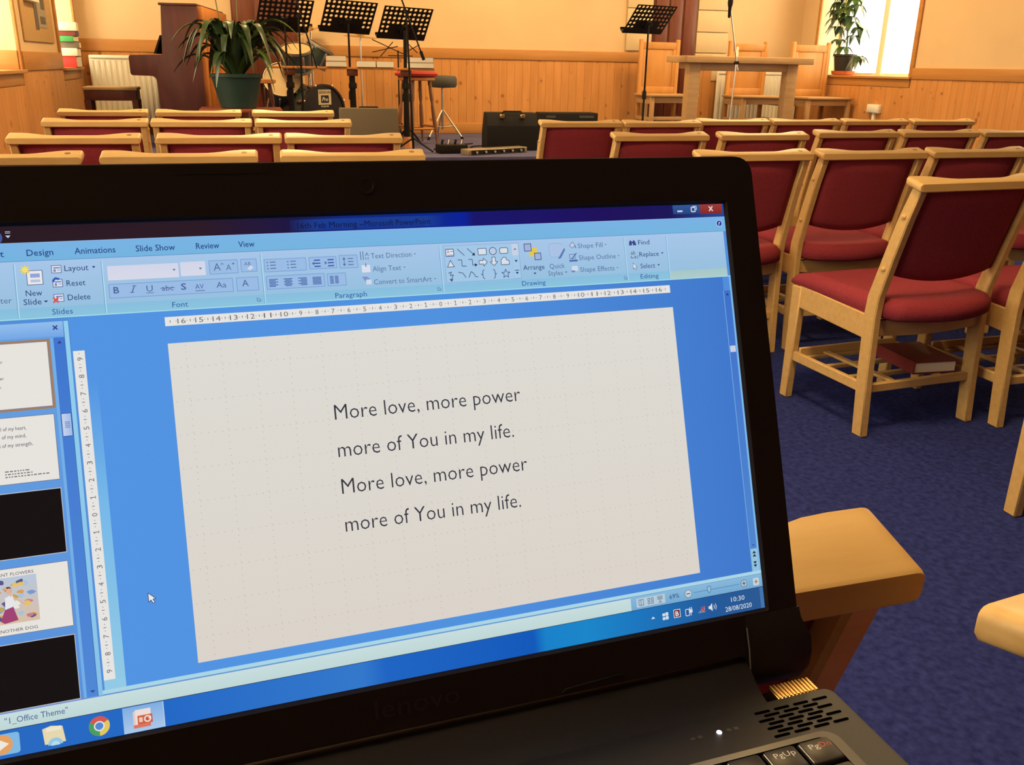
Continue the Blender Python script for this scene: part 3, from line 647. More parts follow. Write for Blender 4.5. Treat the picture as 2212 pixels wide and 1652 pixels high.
# wedge monitors
def wedge(label, x, y, rz, w=.47, h=.33, d=.36):
    t = thing('floor_monitor', label, 'speaker', (x, y, FS), rz)
    ob('cabinet', G().prism([(-d/2, 0), (d/2, 0), (d/2, h*.45), (.06, h), (-.10, h), (-d/2, h*.66)], 'x', -w/2, w/2).mesh('cabinet', .008), M_blackcloth, t)
    ob('grille', G().hexa([(-w*.46, d/2+.001, .02), (w*.46, d/2+.001, .02), (w*.46, d/2+.008, .02), (-w*.46, d/2+.008, .02), (-w*.46, d/2+.001, h*.43), (w*.46, d/2+.001, h*.43), (w*.46, d/2+.008, h*.43), (-w*.46, d/2+.008, h*.43)]).mesh('grille'), M_black, t)
    hd = ob('handle', G().path([(-.09, -.125, h-.008), (-.08, -.14, h+.012), (.08, -.14, h+.012), (.09, -.125, h-.008)], .008).mesh('handle'), M_black, t)
    for sx in (-1, 1): ob('handle_end', G().box(sx*.095-.022, sx*.095+.022, -.165, -.125, h-.045, h-.012).mesh('handle_end', .005), M_brass, t)
    for sx in (-1, 1): ob('rubber_foot', G().box(sx*w*.4-.02, sx*w*.4+.02, -d/2+.02, -d/2+.05, -.000, .004).mesh('rubber_foot'), M_black, t)
wedge('black wedge floor monitor with a carrying handle, standing before the pine boards', 2.33, 8.35, R(-6))
t = thing('guitar_amplifier', 'flat topped black amplifier box partly hidden by the front chairs', 'amplifier', (3.20, 9.25, FS))
ob('cabinet', G().box(-.31, .31, -.12, .12, 0, .285).mesh('cabinet', .012), M_blackcloth, t)
ob('grille', G().box(-.28, .28, -.126, -.12, .03, .20).mesh('grille', .002), M_black, t)
ob('name_plate', G().box(-.26, -.16, -.124, -.12, .235, .26).mesh('name_plate'), M_greycush, t)
ob('control_panel', G().box(.1, .26, -.124, -.12, .235, .26).mesh('control_panel'), M_greycush, t)
# floor boxes and cables
t = thing('pedal_board', 'long metal pedal board with knobs on the platform edge', 'pedal board', (2.07, 7.90, FS), R(24))
ob('tray', G().box(-.33, .33, -.06, .06, 0, .05).mesh('tray', .006), mat('tray_metal', (.35, .28, .18), .35, metal=.6), t)
ob('front_panel', G().box(-.30, .30, -.064, -.06, .008, .042).mesh('front_panel'), M_black, t)
for k in range(6): ob('knob', G().tube((-.25+.1*k, -.064, .025), (-.25+.1*k, -.078, .025), .011).mesh('knob'), M_chrome, t)
t = thing('cable_box', 'black stage cable box with plugged leads', 'stage box', (1.70, 7.98, FS), R(5))
ob('box', G().box(-.13, .13, -.07, .07, 0, .075).mesh('box', .008), M_black, t)
for k in range(4): ob('plug', G().tube((-.09+.06*k, 0, .075), (-.09+.06*k+.01, 0, .115), .010).mesh('plug'), M_chrome if k % 2 else M_black, t)
def cable(label, pts):
    P = [Vector(p) for p in pts]; out = []
    for i in range(len(P)-1):
        p0, p1, p2, p3 = P[max(i-1, 0)], P[i], P[i+1], P[min(i+2, len(P)-1)]
        for k in range(6):
            s = k/6; out.append(.5*((2*p1)+(p2-p0)*s+(2*p0-5*p1+4*p2-p3)*s*s+(3*p1-p0-3*p2+p3)*s**3))
    out.append(P[-1]); tag(ob('cable', G().path(out, .006, 6).mesh('cable'), M_black), label, 'cable', 'leads on the platform')
zf = FS+.007
cable('black lead coiling from the cable box towards the bar stool', [(1.66, 8.10, zf), (1.74, 8.25, zf), (1.66, 8.36, zf), (1.60, 8.26, zf), (1.70, 8.17, zf), (1.82, 8.2, zf)])
cable('black lead running along the platform towards the wedge monitor', [(1.87, 8.14, zf), (1.95, 8.25, zf), (1.98, 8.45, zf), (2.06, 8.58, zf), (2.2, 8.62, zf)])
cable('thin black lead across the platform carpet behind the bar stool', [(1.78, 8.75, zf), (1.86, 8.82, zf), (1.95, 8.78, zf), (2.1, 8.86, zf)])

# piano
t = thing('upright_piano', 'dark mahogany upright piano with its end towards the rows', 'piano', (-.36, 8.6, FS), R(-7.5))
def rnd(x, z, r, a0, a1): return arcpoly(x, z, r, a0, a1, 4)
sil = [(0, .0), (0, 1.165)]+rnd(-.275, 1.15, .018, 90, 180)+[(-.32, .775)]+rnd(-.575, .745, .022, 90, 180)+rnd(-.575, .625, .022, 180, 270)+rnd(-.43, .555, .045, 90, 0)+[(-.375, .0)]
ob('side_panel', G().prism(sil, 'y', 0, .045).mesh('side_panel', .004, smooth=30), M_piano, t)
ob('side_panel', G().prism(sil, 'y', 1.38, 1.425).mesh('side_panel', .004, smooth=30), M_piano, t)
ob('case', G().box(-.30, -.03, .045, 1.38, .06, 1.15).mesh('case'), M_piano, t)
ob('lid', G().box(-.31, .0, -.01, 1.435, 1.165, 1.185).mesh('lid', .006), M_piano, t)
ob('keybed', G().box(-.57, -.30, .045, 1.38, .62, .70).mesh('keybed', .004), M_piano, t)
ob('fallboard', G().box(-.40, -.30, .045, 1.38, .70, .76).mesh('fallboard', .006), M_piano, t)
kg = ob('keyboard', G().box(-.56, -.40, .06, 1.36, .70, .72).mesh('keyboard'), M_paper, t)
ob('music_desk', G().hexa([(-.36, .3, .775), (-.34, .3, .775), (-.34, 1.1, .775), (-.36, 1.1, .775), (-.315, .3, .98), (-.30, .3, .98), (-.30, 1.1, .98), (-.315, 1.1, .98)]).mesh('music_desk', .003), M_black, t)
ob('music_book', G().hexa([(-.40, .05, .78), (-.38, .05, .78), (-.38, .30, .78), (-.40, .30, .78), (-.335, .05, .93), (-.32, .05, .93), (-.32, .3, .93), (-.335, .3, .93)]).mesh('music_book'), M_black, t)
bk = ob('back_frame', G().box(-.03, -.008, .045, 1.38, .05, 1.14).mesh('back_frame'), M_orange, t)
for k in range(5): ob('back_post', G().box(-.008, .03, .06+.315*k, .12+.315*k, 0, 1.12).mesh('back_post', .005), M_orange, t)
ob('back_rail', G().box(-.008, .035, .045, 1.38, 1.06, 1.165).mesh('back_rail', .004), M_orange, t)
# piano stool
t = thing('piano_stool', 'dark wooden piano stool with a padded beige top beside the piano', 'stool', (-1.16, 9.05, FS))
ob('cushion', G().box(-.225, .225, -.16, .16, .47, .50).mesh('cushion', .012), mat('beige_pad', (.40, .28, .16), .8), t)
ob('frame', G().box(-.215, .215, -.15, .15, .385, .47).mesh('frame', .006), M_piano, t)
for sx in (-1, 1):
    for sy in (-1, 1): ob('leg', G().rings([[(sx*.195-.024, sy*.13-.024, .39), (sx*.195+.024, sy*.13-.024, .39), (sx*.195+.024, sy*.13+.024, .39), (sx*.195-.024, sy*.13+.024, .39)], [(sx*.195-.015, sy*.13-.015, 0), (sx*.195+.015, sy*.13-.015, 0), (sx*.195+.015, sy*.13+.015, 0), (sx*.195-.015, sy*.13+.015, 0)]]).mesh('leg'), M_piano, t)

# big pot plant
PX, PY = -.077, 7.97
t = thing('plant_table', 'low red-brown plant table under the green pot', 'table', (PX, PY, FS))
ob('tabletop', G().box(-.30, .34, -.2, .2, .345, .372).mesh('tabletop', .006), mat('red_table', (.22, .05, .025), .4), t)
for sx in (-.26, .30):
    for sy in (-.16, .16): ob('leg', G().box(sx-.02, sx+.02, sy-.02, sy+.02, 0, .345).mesh('leg', .003), M_dkwood, t)
t = thing('strap_leaf_plant', 'large plant with long arching dark leaves in a green pot', 'plant', (PX, PY, FS+.3722))
ob('pot', G().lathe([(.13, 0), (.14, .005), (.185, .20), (.196, .235), (.205, .24), (.207, .262), (.195, .265), (.185, .235)], 30).mesh('pot'), M_green, t)
ob('soil', G().lathe([(.185, .225), (.186, .235), (.01, .245)], 24).mesh('soil'), M_soil, t)
def leaf_mesh(pts, wid, nm='leaf', fold=.35):
    g = G(); n = len(pts); vs = []; fs = []; P = [Vector(p) for p in pts]
    for i, p in enumerate(P):
        d = (P[min(i+1, n-1)]-P[max(i-1, 0)]).normalized(); s = d.cross(Vector((0, 0, 1)))
        if s.length < 1e-3: s = Vector((1, 0, 0))
        s.normalize(); u = s.cross(d)
        q = i/(n-1); w_ = wid*(math.sin(math.pi*min(1, .10+.90*q**.8)))**.8 if q < 1 else .0015
        vs += [p-s*w_+u*w_*fold, p-u*.0012, p+s*w_+u*w_*fold, p+u*.0012+u*w_*.05]
    for i in range(n-1):
        a = 4*i
        fs += [(a, a+1, a+5, a+4), (a+1, a+2, a+6, a+5), (a+2, a+3, a+7, a+6), (a+3, a, a+4, a+7)]
    fs += [(0, 3, 2, 1), (4*n-4, 4*n-3, 4*n-2, 4*n-1)]
    return g.add(vs, fs).mesh(nm, smooth=60)
rnd_ = random.Random(3)
for k in range(64):
    a = 2.39996*k+rnd_.uniform(-.2, .2); inner = k >= 46
    reach = rnd_.uniform(.32, .54) if not inner else rnd_.uniform(.10, .24)
    hgt = rnd_.uniform(.16, .44) if not inner else rnd_.uniform(.30, .46)
    tip = hgt-rnd_.uniform(.10, .30) if not inner else hgt*rnd_.uniform(.5, .95)
    ca, sa = math.cos(a), math.sin(a); pts = []
    for i in range(12):
        q = i/11; x = .04+reach*(.75*q+.25*math.sin(q*math.pi/2))
        pk = .5
        z = .235+(hgt*math.sin(q/pk*math.pi/2) if q < pk else tip+(hgt-tip)*math.cos((q-pk)/(1-pk)*math.pi/2))
        pts.append((x*ca, x*sa*.62, z))
    ob('leaf', leaf_mesh(pts, rnd_.uniform(.032, .044)), M_leaf2 if (k % 9 == 4) else M_leaf, t)
for x, hh in ((-.075, .86), (.035, .98)):
    fsx = ob('flower_stem', G().path([(x*.3, 0, .23), (x, .0, .45), (x*1.6, 0, hh+.05)], .005, 6).mesh('flower_stem'), M_stem, t)
    for j in range(5):
        a = j*1.26; ob('flower', leaf_mesh([(x*1.6, 0, hh+.045), (x*1.6+.03*math.cos(a), .03*math.sin(a), hh+.07), (x*1.6+.06*math.cos(a), .06*math.sin(a), hh+.06)], .012, 'flower'), M_leaf, fsx)

# window-sill plant
sx_, sy_, sz_ = XR+.09, 9.50, 1.1
t = thing('sill_plant', 'umbrella plant in a black pot on a terracotta saucer in the window', 'plant', (sx_, sy_, sz_))
ob('saucer', G().lathe([(.095, 0), (.125, .005), (.135, .045), (.128, .045), (.118, .012)], 24).mesh('saucer'), M_terra, t)
ob('pot', G().lathe([(.095, .008), (.125, .20), (.135, .205), (.136, .225), (.128, .225), (.122, .20)], 24).mesh('pot'), M_blkplastic, t)
ob('soil', G().lathe([(.118, .19), (.01, .20)], 20).mesh('soil'), M_soil, t)
stem = [(0, 0, .19), (.01, .01, .36), (-.01, .02, .52), (-.01, .05, .70), (0, .04, .95)]
ob('stem', G().path(stem, [.011, .010, .009, .008, .006], 8).mesh('stem'), M_stem, t)
rl = random.Random(11)
cl = [(.0, .06, .30), (-.02, .14, .38), (.02, -.10, .42), (-.05, .16, .52), (-.03, -.12, .56), (-.09, .06, .60), (-.02, .22, .62), (.0, -.20, .50), (-.05, .02, .72), (-.04, .20, .78), (-.02, -.10, .74), (-.05, .10, .86), (.0, -.04, .92), (-.03, .18, .95), (0, -.25, .20), (-.04, .12, .66), (.02, .0, .82), (-.06, -.06, .62), (-.03, .24, .70), (.02, .14, .90), (-.05, -.02, 1.0)]
for i, c in enumerate(cl):
    s0 = Vector((0, .02, max(.22, c[2]-.05))); c = Vector(c)
    pt = ob('leaf_stalk', G().path([s0, (s0+c)/2+Vector((0, 0, .02)), c], .0035, 6).mesh('leaf_stalk'), M_stem, t)
    for j in range(7):
        a = 2*math.pi*j/7+rl.random(); ln = rl.uniform(.10, .15); dr = rl.uniform(.5, 1.2)
        pts = [c+Vector((math.cos(a)*ln*q, math.sin(a)*ln*q, .012*math.sin(q*3.1)-dr*ln*q*q)) for q in (0, .25, .5, .75, 1)]
        ob('leaflet', leaf_mesh(pts, .034, 'leaflet', .2), M_leaf2 if i % 4 == 0 else M_leaf, pt)

# left wall notice board, shelf box and the stack on the window sill
t = thing('notice_board', 'cork coloured notice board with grey papers pinned on the side wall', 'notice board', (XL+.002, 8.45, 1.2), 0)
ob('backing', G().box(0, .012, -.60, .55, .05, .95).mesh('backing', .003), mat('cork', (.56, .35, .15), .9, var=.15, vscale=60), t)
M_greypap = mat('grey_paper', (.32, .27, .20), .8); M_dkpap = mat('dark_paper', (.12, .10, .085), .8); M_pink = mat('pink_paper', (.55, .18, .13), .8)
for nm, y0, y1, z0, z1, m_ in (('paper', -.15, -.03, .14, .85, M_dkpap), ('paper', -.03, .30, .16, .9, M_greypap), ('paper', .12, .27, .30, .38, M_dkpap), ('paper', .05, .24, .19, .245, M_dkpap), ('paper', -.45, -.20, .36, .60, M_pink)):
    ob(nm, G().box(.012+.001*len(t.children), .0135+.001*len(t.children), y0, y1, z0, z1).mesh(nm), m_, t)
ob('tray', G().box(.012, .06, -.48, -.14, .335, .355).mesh('tray', .003), M_white, t)
zz = 1.05; cols = [(.62, .05, .05), (.75, .72, .62), (.18, .16, .13), (.05, .33, .10), (.25, .05, .05), (.78, .75, .65)]
nms = ['red boxed book at the bottom of the stack on the window sill', 'white book above the red one in the sill stack', 'grey book in the middle of the sill stack', 'green book in the sill stack', 'maroon and blue book in the sill stack', 'white carton on top of the sill stack']
for i, (c_, h) in enumerate(zip(cols, (.10, .07, .055, .05, .045, .075))):
    b = thing('stacked_book', nms[i], 'book', (XL-.035+.012*(i % 3), 9.78-.02*(i % 2), zz), R(-6+5*(i % 3)), 'stack on the window sill')
    ob('cover', G().box(-.10, .10, -.085, .085, 0, h-.0005).mesh('cover', .004), mat('cover_%d' % i, c_, .6), b)
    ob('page_edge', G().box(.02, .1015, -.08, .0865, .006, h-.007).mesh('page_edge'), M_paper if i != 4 else mat('blue_spine', (.04, .07, .2), .5), b)
    zz += h
t = thing('telephone', 'black desk telephone on the sill by the corner', 'telephone', (XL-.03, 10.02, 1.05), R(20))
ob('body', G().hexa([(-.06, -.05, 0), (.06, -.05, 0), (.06, .05, 0), (-.06, .05, 0), (-.06, -.045, .05), (.05, -.045, .03), (.05, .045, .03), (-.06, .045, .05)]).mesh('body', .005), M_black, t)
ob('handset', G().path([(-.05, -.02, .06), (-.03, -.02, .075), (.03, -.02, .06), (.05, -.02, .042)], [.018, .012, .012, .018], 8).mesh('handset'), M_black, t)

# ------------------------------------------------------------------ laptop
LT = Vector((-.03736799, .35841278, 1.04034121))
ex = Vector((.99818864, .06007169, -.00329212)); ey = Vector((-.01878975, .36327102, .93149402)); ez = ex.cross(ey)
MM = Matrix.Scale(.001, 4)
LID = Matrix(((ex.x, ey.x, ez.x, LT.x), (ex.y, ey.y, ez.y, LT.y), (ex.z, ey.z, ez.z, LT.z), (0, 0, 0, 1))) @ MM
eh = Vector((ex.x, ex.y, 0)).normalized(); nh = Vector((-eh.y, eh.x, 0))
ZT = .872
BAS = Matrix(((eh.x, nh.x, 0, LT.x), (eh.y, nh.y, 0, LT.y), (0, 0, 1, ZT), (0, 0, 0, 1))) @ MM     # mm, z=0 on the palm rest
ctr = BAS @ Vector((83, -190, -27))
lap = thing('laptop', 'open black laptop showing a slide of song lyrics', 'laptop', ctr)
LI = Matrix.Translation(-ctr)
def lp(name, g, m, F, bevel=0, seg=2, parent=None, smooth=40, fixn=True):
    return ob(name, g.mesh(name, bevel, seg, smooth, fixn, M=LI @ F) if isinstance(g, G) else g, m, parent or lap)
# bevel is in metres here because meshes are placed in metres
x0, x1, yt, yb = -107, 273.2, 71.2, -166
def rrect(x0, y0, x1, y1, r, n=5):
    p = []
    for cx, cy, a in ((x1-r, y1-r, 0), (x0+r, y1-r, 90), (x0+r, y0+r, 180), (x1-r, y0+r, 270)): p += arcpoly(cx, cy, r, a, a+90, n)
    return p
lid = lp('lid', G().prism(rrect(x0, yb-2, x1, yt, 9), 'z', -9, -2.2), M_lap, LID, .0015)
# bezel ring
out = rrect(x0+1, yb-1, x1-1, yt-1, 8, 5); inn = rrect(-90.5, -148.3, 256.6, 49.4, 1.2, 5)
n = len(out)
inn2 = rrect(-88.7, -146.9, 255.1, 48.0, .6, 5)
rs = [[(x, y, -2.2) for x, y in out], [(x, y, 1.4) for x, y in out], [(x, y, 1.6) for x, y in inn], [(x, y, -.35) for x, y in inn2]]
lp('bezel', G().rings(rs, False), M_lapin, LID, 0, smooth=30)
lp('lid_edge', G().prism(rrect(x0-.25, yb-1, x1+.25, yt+.25, 9.2), 'z', -2.6, -1.9), M_edge, LID, 0)
lp('webcam', G().lathe([(3.6, 1.5), (3.6, 1.9), (2.6, 1.9), (2.4, 1.7)], 18, c=(84, 60, 0)), M_key, LID)
lp('latch_strip', G().prism(rrect(8, 66, 45, 69, 1.2), 'z', 1.4, 1.62), M_lapin, LID)
lp('rubber_bumper', G().path([(148, -166, 1.6), (150, -164.6, 1.9), (168, -163.6, 1.9), (176, -163.2, 1.9), (178, -164.4, 1.6)], .45, 6), M_key, LID)
# lenovo lettering on the lower bezel
me = text_mesh('lenovo', 11, 36)
me.transform(LI @ LID @ Matrix.Translation((66, -160.5, 1.65))); lp('bezel_logo', me, M_logo, LID)
# hinges
for sx in (0, 1):
    a, b = (243, 277.5) if sx else (-111, -77)
    prof = [(-149, 1.7), (-153, 2.4), (-163, 3.0), (-172, 2.2), (-180, -1.0), (-185, -6.0), (-186, -12), (-180, -16), (-168, -12), (-149, -9)]
    rs = []
    for x, k in ((a, 0), (a+.8, 1), (b-3.5, 1), (b-1, .96), (b, .88)):
        rs.append([(x if y < -160 else min(x, x1) if sx else max(x, x0), -167+(y+167)*k if k > .9 or k == 0 and 0 else -167+(y+167)*(k or .97), z) for y, z in prof])
    h = lp('hinge', G().rings(rs), M_lap, LID, 0, smooth=50)
    xe = a if sx else b
    lp('hinge_edge', G().path([(xe-.2, -154, 2.6), (xe-.2, -164, 3.1), (xe-.2, -173, 2.3), (xe-.2, -181, -1.0)], .35, 6), M_edge, LID, parent=h)
# base
bx0, bx1, by1, by0 = -110, 276.5, -80, -318
body = lp('base', G().prism(rrect(bx0, by0, bx1, by1, 5), 'z', -27, 0), M_lap, BAS, .0012)
lp('hinge_bar', G().prism([(-82, -20), (-82, 0), (-79, .3), (-73, 2.5), (-67, 6.5), (-62, 9), (-56, 8), (-54, 0), (-56, -20)], 'x', -76, 242), M_lap, BAS, .0006)
lp('rear_ledge', G().box(-110, 276.5, -80.5, -66, -27, -8), M_lap, BAS, .001)
# copper fins in the vent under the right hinge
vent = lp('vent_fins', G().box(249, 271, -80, -71, -8, -1.2), M_copper, BAS, .0003)
for k in range(11): lp('fin', G().box(249.6+2*k, 250.7+2*k, -79.4, -70.6, -3, -.5), M_copper, BAS, 0, parent=vent)
# speaker slots
g = G()
for r in range(7):
    y = -86.0-2.55*r; sh = (r % 2)*3.4
    for k in range(4):
        if (r == 0 and k == 0 and 0): continue
        a = 231.5+sh+10.3*k+(-1 if r in (2, 3) else 0)
        if a+8 > 272.5: continue
        lp('speaker_slot', G().prism(rrect(a, y-.75, a+8, y+.75, .7, 3), 'z', -.3, .12), M_slot, BAS, 0, smooth=0)
lp('power_light', G().lathe([(.1, .35), (1.15, .3), (1.2, .1)], 14, c=(210, -91.3, 0)), M_led, BAS)
for k in (-13, -9.5, 5, 8.5): lp('indicator_mark', G().prism(rrect(208.9+k, -92.2, 211.1+k, -90.4, .4, 2), 'z', 0, .12), M_logo, BAS, 0, smooth=0)
lp('power_button', G().lathe([(5, .1), (5, .7), (4.4, .9), (.1, .9)], 20, c=(-92, -93, 0)), M_key, BAS)
# keyboard well (raised rim) and keys
wx0, wx1, wy1, wy0 = -98, 258.5, -104.5, -214
o_, i_ = rrect(wx0, wy0, wx1, wy1, 7), rrect(wx0+5.5, wy0+3, wx1-5.0, wy1-3, 4.5)
lp('keyboard_well', G().prism(rrect(wx0+4, wy0+2, wx1-3.6, wy1-2, 5), 'z', -.2, .10), M_slot, BAS, 0, smooth=0)
lp('well_rim', G().rings([[(x, y, .08) for x, y in o_], [(x, y, .35) for x, y in o_], [(x, y, .25) for x, y in i_], [(x, y, .06) for x, y in i_]], False), M_well, BAS, 0, smooth=0)
def key(xa, ya, xb, yb_):
    k = lp('key', G().rings([[(x, y, .11) for x, y in rrect(xa, ya, xb, yb_, 1.4, 3)], [(x, y, 1.6) for x, y in rrect(xa+.3, ya+.3, xb-.3, yb_-.3, 1.4, 3)], [(x, y, 2.1) for x, y in rrect(xa+.9, ya+.9, xb-.9, yb_-.9, 1.2, 3)]]), M_key, BAS, 0, smooth=50)
    lp('key_highlight', G().box(xa+.25, xa+.6, ya+1.5, yb_-1.5, 1.45, 1.85), M_edge, BAS, 0, parent=k)  # bright strip paints a highlight along the key's left edge
    return k
pitch = 17.4; kx1 = 252.4
for r in range(6):
    ya = (-122.5 if r == 0 else -122.5-17.9*r); yb_ = -109 if r == 0 else ya+16.2
    x = kx1
    if r == 5:
        ws = [1, 1, 1, 1.2, 1, 1, 5.0, 1, 1, 1, 1]
    elif r == 0: ws = [1]*19
    else: ws = [1, 1, 1, 1, [1.6, 1.3, 1.7, 2.1][r-1]]+[1]*12
    for i, w_ in enumerate(ws):
        xa = x-pitch*w_+1.6
        if xa < wx0+5: xa = wx0+6
        if x-xa < 6: break
        k = key(xa, ya, x, yb_)
        if r == 0 and i < 2:
            s = ('PgDn', 'PgUp')[i]
            if i == 0:
                me = text_mesh('Pg', 4.0, 4.9); me.transform(LI @ BAS @ Matrix.Translation((xa+3.6, -114.6, 2.14))); lp('key_print', me, M_print, BAS, parent=k)
                me = text_mesh('Dn', 4.0, 5.3); me.transform(LI @ BAS @ Matrix.Translation((xa+8.9, -114.6, 2.14))); lp('key_print', me, M_printr, BAS, parent=k)
            else:
                me = text_mesh('PgUp', 4.0, 10.2); me.transform(LI @ BAS @ Matrix.Translation((xa+3.6, -114.6, 2.14))); lp('key_print', me, M_print, BAS, parent=k)
        x = xa-1.6
lp('touch_pad', G().prism(rrect(20, -300, 120, -240, 3), 'z', -.05, .12), M_lapin, BAS, 0, smooth=0)

# ---- screen picture: 1366 x 768 layout, flat print on the lit panel
PXW, PYH = .252, .2536
UI = LID @ Matrix(((PXW, 0, 0, -88.9), (0, -PYH, 0, 47.9), (0, 0, 1, 0), (0, 0, 0, 1)))
class U(G):
    def __init__(s, z): super().__init__(); s.z = z
    def q(s, x0, y0, x1, y1, c, c2=None, dz=0): s.quad(x0, y0, x1, y1, s.z+dz, (c, c2 or c)); return s
    def qh(s, x0, y0, x1, y1, c, c2, dz=0): s.quad(x0, y0, x1, y1, s.z+dz, ('h', c, c2)); return s
    def poly(s, pts, c, dz=0): return s.add([(x, y, s.z+dz) for x, y in pts], [tuple(range(len(pts)))], (c, c))
    def ln(s, x0, y0, x1, y1, w, c, dz=0):
        d = math.hypot(x1-x0, y1-y0) or 1; a, b = -(y1-y0)/d*w/2, (x1-x0)/d*w/2
        return s.poly([(x0+a, y0+b), (x1+a, y1+b), (x1-a, y1-b), (x0-a, y0-b)], c, dz)
    def pl(s, pts, w, c, dz=0):
        for i in range(len(pts)-1): s.ln(*pts[i], *pts[i+1], w, c, dz)
        return s
    def box_(s, x0, y0, x1, y1, c, w=.9, dz=0): return s.pl([(x0, y0), (x1, y0), (x1, y1), (x0, y1), (x0, y0)], w, c, dz)
    def disc(s, x, y, r, c, dz=0, n=16): return s.poly([(x+r*math.cos(2*math.pi*k/n), y+r*math.sin(2*math.pi*k/n)) for k in range(n)], c, dz)
    def txt(s, t, x, y, wd, size, c, dz=.02, rot=0, off=0):
        m = text_mesh(t, size, wd, off=off)
        ca, sa = math.cos(rot), math.sin(rot)
        s.add([(x+v.co.x*ca+v.co.y*sa, y-v.co.y*ca+v.co.x*sa, s.z+dz) for v in m.vertices], [tuple(p.vertices) for p in m.polygons], (c, c))
        bpy.data.meshes.remove(m); return s
    def done(s, name, parent):
        m = bpy.data.meshes.new(name); m.from_pydata([tuple(LI @ UI @ Vector(p)) for p in s.v], [], s.f)
        at = m.color_attributes.new('Col', 'FLOAT_COLOR', 'CORNER')
        for p, c in zip(m.polygons, s.c):
            for j, li in enumerate(p.loop_indices):
                if c[0] == 'h': cc = c[1] if j in (0, 3) else c[2]
                else: cc = c[0] if j < 2 or len(p.vertices) != 4 or c[0] == c[1] else c[1]
                at.data[li].color = (*lin(cc), 1)
        m.materials.append(M_scr); return ob(name, m, None, parent)
disp = U(0); disp.q(0, 0, 1366, 768, (84, 146, 224)); disp.qh(217, 138, 800, 700, (84, 152, 234), (82, 150, 230), .01); disp.qh(800, 138, 1348, 700, (82, 150, 230), (66, 124, 210), .01)  # blue darkens rightwards: the panel's viewing-angle dimming is put into the colour
disp = disp.done('display', lap); disp['label'] = 'lit laptop display with blue window'
LZ = .05
u = U(LZ)  # title bar
stops = [(0, (42, 27, 32)), (420, (44, 26, 40)), (560, (28, 22, 70)), (640, (16, 40, 130)), (800, (8, 40, 150)), (850, (4, 34, 158)), (866, (22, 22, 112)), (1100, (30, 16, 96)), (1250, (26, 22, 92)), (1366, (40, 74, 150))]
for (a, c1), (b, c2) in zip(stops, stops[1:]): u.qh(a, 0, b, 25, c1, c2)
u.qh(555, 4, 600, 22, (28, 30, 84), (24, 64, 150), .01).q(600, 4, 780, 22, (24, 64, 150), (20, 56, 146), .01).qh(780, 4, 815, 22, (24, 64, 150), (8, 40, 150), .01)
u.txt('16th Feb Morning', 567, 18.5, 97, 14, (14, 22, 62), .03).txt('-', 669, 18.5, 5, 14, (14, 22, 62), .03).txt('Microsoft PowerPoint', 677, 18.5, 113, 14, (14, 22, 70), .03)
u.q(1257, 0, 1289, 17, (52, 92, 160), (38, 70, 130), .01).q(1289, 0, 1315, 17, (52, 92, 160), (38, 70, 130), .01).q(1315, 0, 1362, 18, (160, 62, 60), (140, 40, 36), .01)
u.q(1266, 10, 1277, 13, (215, 220, 235), dz=.02).box_(1296, 5, 1304, 13, (215, 220, 235), 2, .02).pl([(1299, 3), (1307, 3), (1307, 10)], 1.6, (200, 208, 230), .02)
u.ln(1334, 4, 1342, 13, 2.4, (225, 215, 220), .02).ln(1342, 4, 1334, 13, 2.4, (225, 215, 220), .02)
u.disc(128, 16, 11, (70, 90, 160), .01).txt('=', 143, 12, 7, 10, (190, 205, 235), .02).poly([(143, 13), (150, 13), (146.5, 17)], (190, 205, 235), .02)
u.done('title_bar', disp)
u = U(LZ+.01)  # ribbon
u.q(0, 25, 1366, 52, (124, 184, 236), (120, 186, 230)); u.q(0, 52, 1360, 122, (172, 204, 240), (156, 198, 230)); u.q(0, 122, 1236, 137, (140, 196, 230), (144, 202, 228)); u.q(1236, 122, 1360, 137, (170, 205, 210), (180, 210, 205))
u.q(0, 137, 1366, 138.6, (170, 228, 242), dz=.02).q(0, 24.4, 1366, 25.4, (150, 190, 240), dz=.02).q(0, 51.6, 1360, 52.4, (90, 140, 205), dz=.02)
for x in (151, 270, 505, 801, 1150, 1237): u.q(x-1.2, 56, x-.2, 136, (110, 165, 215), dz=.02).q(x-.2, 56, x+1.2, 136, (190, 232, 248), dz=.02)
u.disc(1353, 37, 6.5, (190, 215, 245), .02).disc(1353, 37, 5.3, (25, 45, 160), .03).txt('?', 1351, 41, 4, 10, (230, 235, 250), .045)
TC = (38, 72, 140); TG = (92, 118, 160); TD = (36, 62, 120)
for s, x, xr_ in (('Insert', 104, 139), ('Design', 169, 205), ('Animations', 234, 291), ('Slide Show', 320, 377), ('Review', 408, 443), ('View', 472, 497)): u.txt(s, x, 44.5, xr_-x, 13.5, TC, off=.1)
u.txt('New', 163, 104, 22, 12.5, TD).txt('Slide', 159, 117, 24, 12.5, TD).poly([(186, 112), (192, 112), (189, 115)], TD, .02)
u.txt('Slides', 196, 133.5, 28, 12, (50, 95, 160)).txt('Layout', 218, 69.5, 33, 12.5, TD).poly([(256, 64), (261, 64), (258.5, 67)], TD, .02).txt('Reset', 219, 92, 26, 12.5, TD).txt('Delete', 219, 113.5, 31, 12.5, TD)
u.txt('Painter', 108, 113, 36, 12.5, TG)
u.q(166, 66, 188, 88, (90, 110, 160), dz=.015).q(167, 67, 187, 87, (240, 240, 240), dz=.025).q(171, 71, 184, 77, (150, 170, 225), dz=.035).q(171, 80, 184, 84, (190, 200, 225), dz=.035)
for k in range(8): a = k*math.pi/4; u.ln(165, 65, 165+7*math.cos(a), 65+7*math.sin(a), 2.2, (240, 215, 95), .045)
u.disc(165, 65, 4, (250, 230, 120), .055)
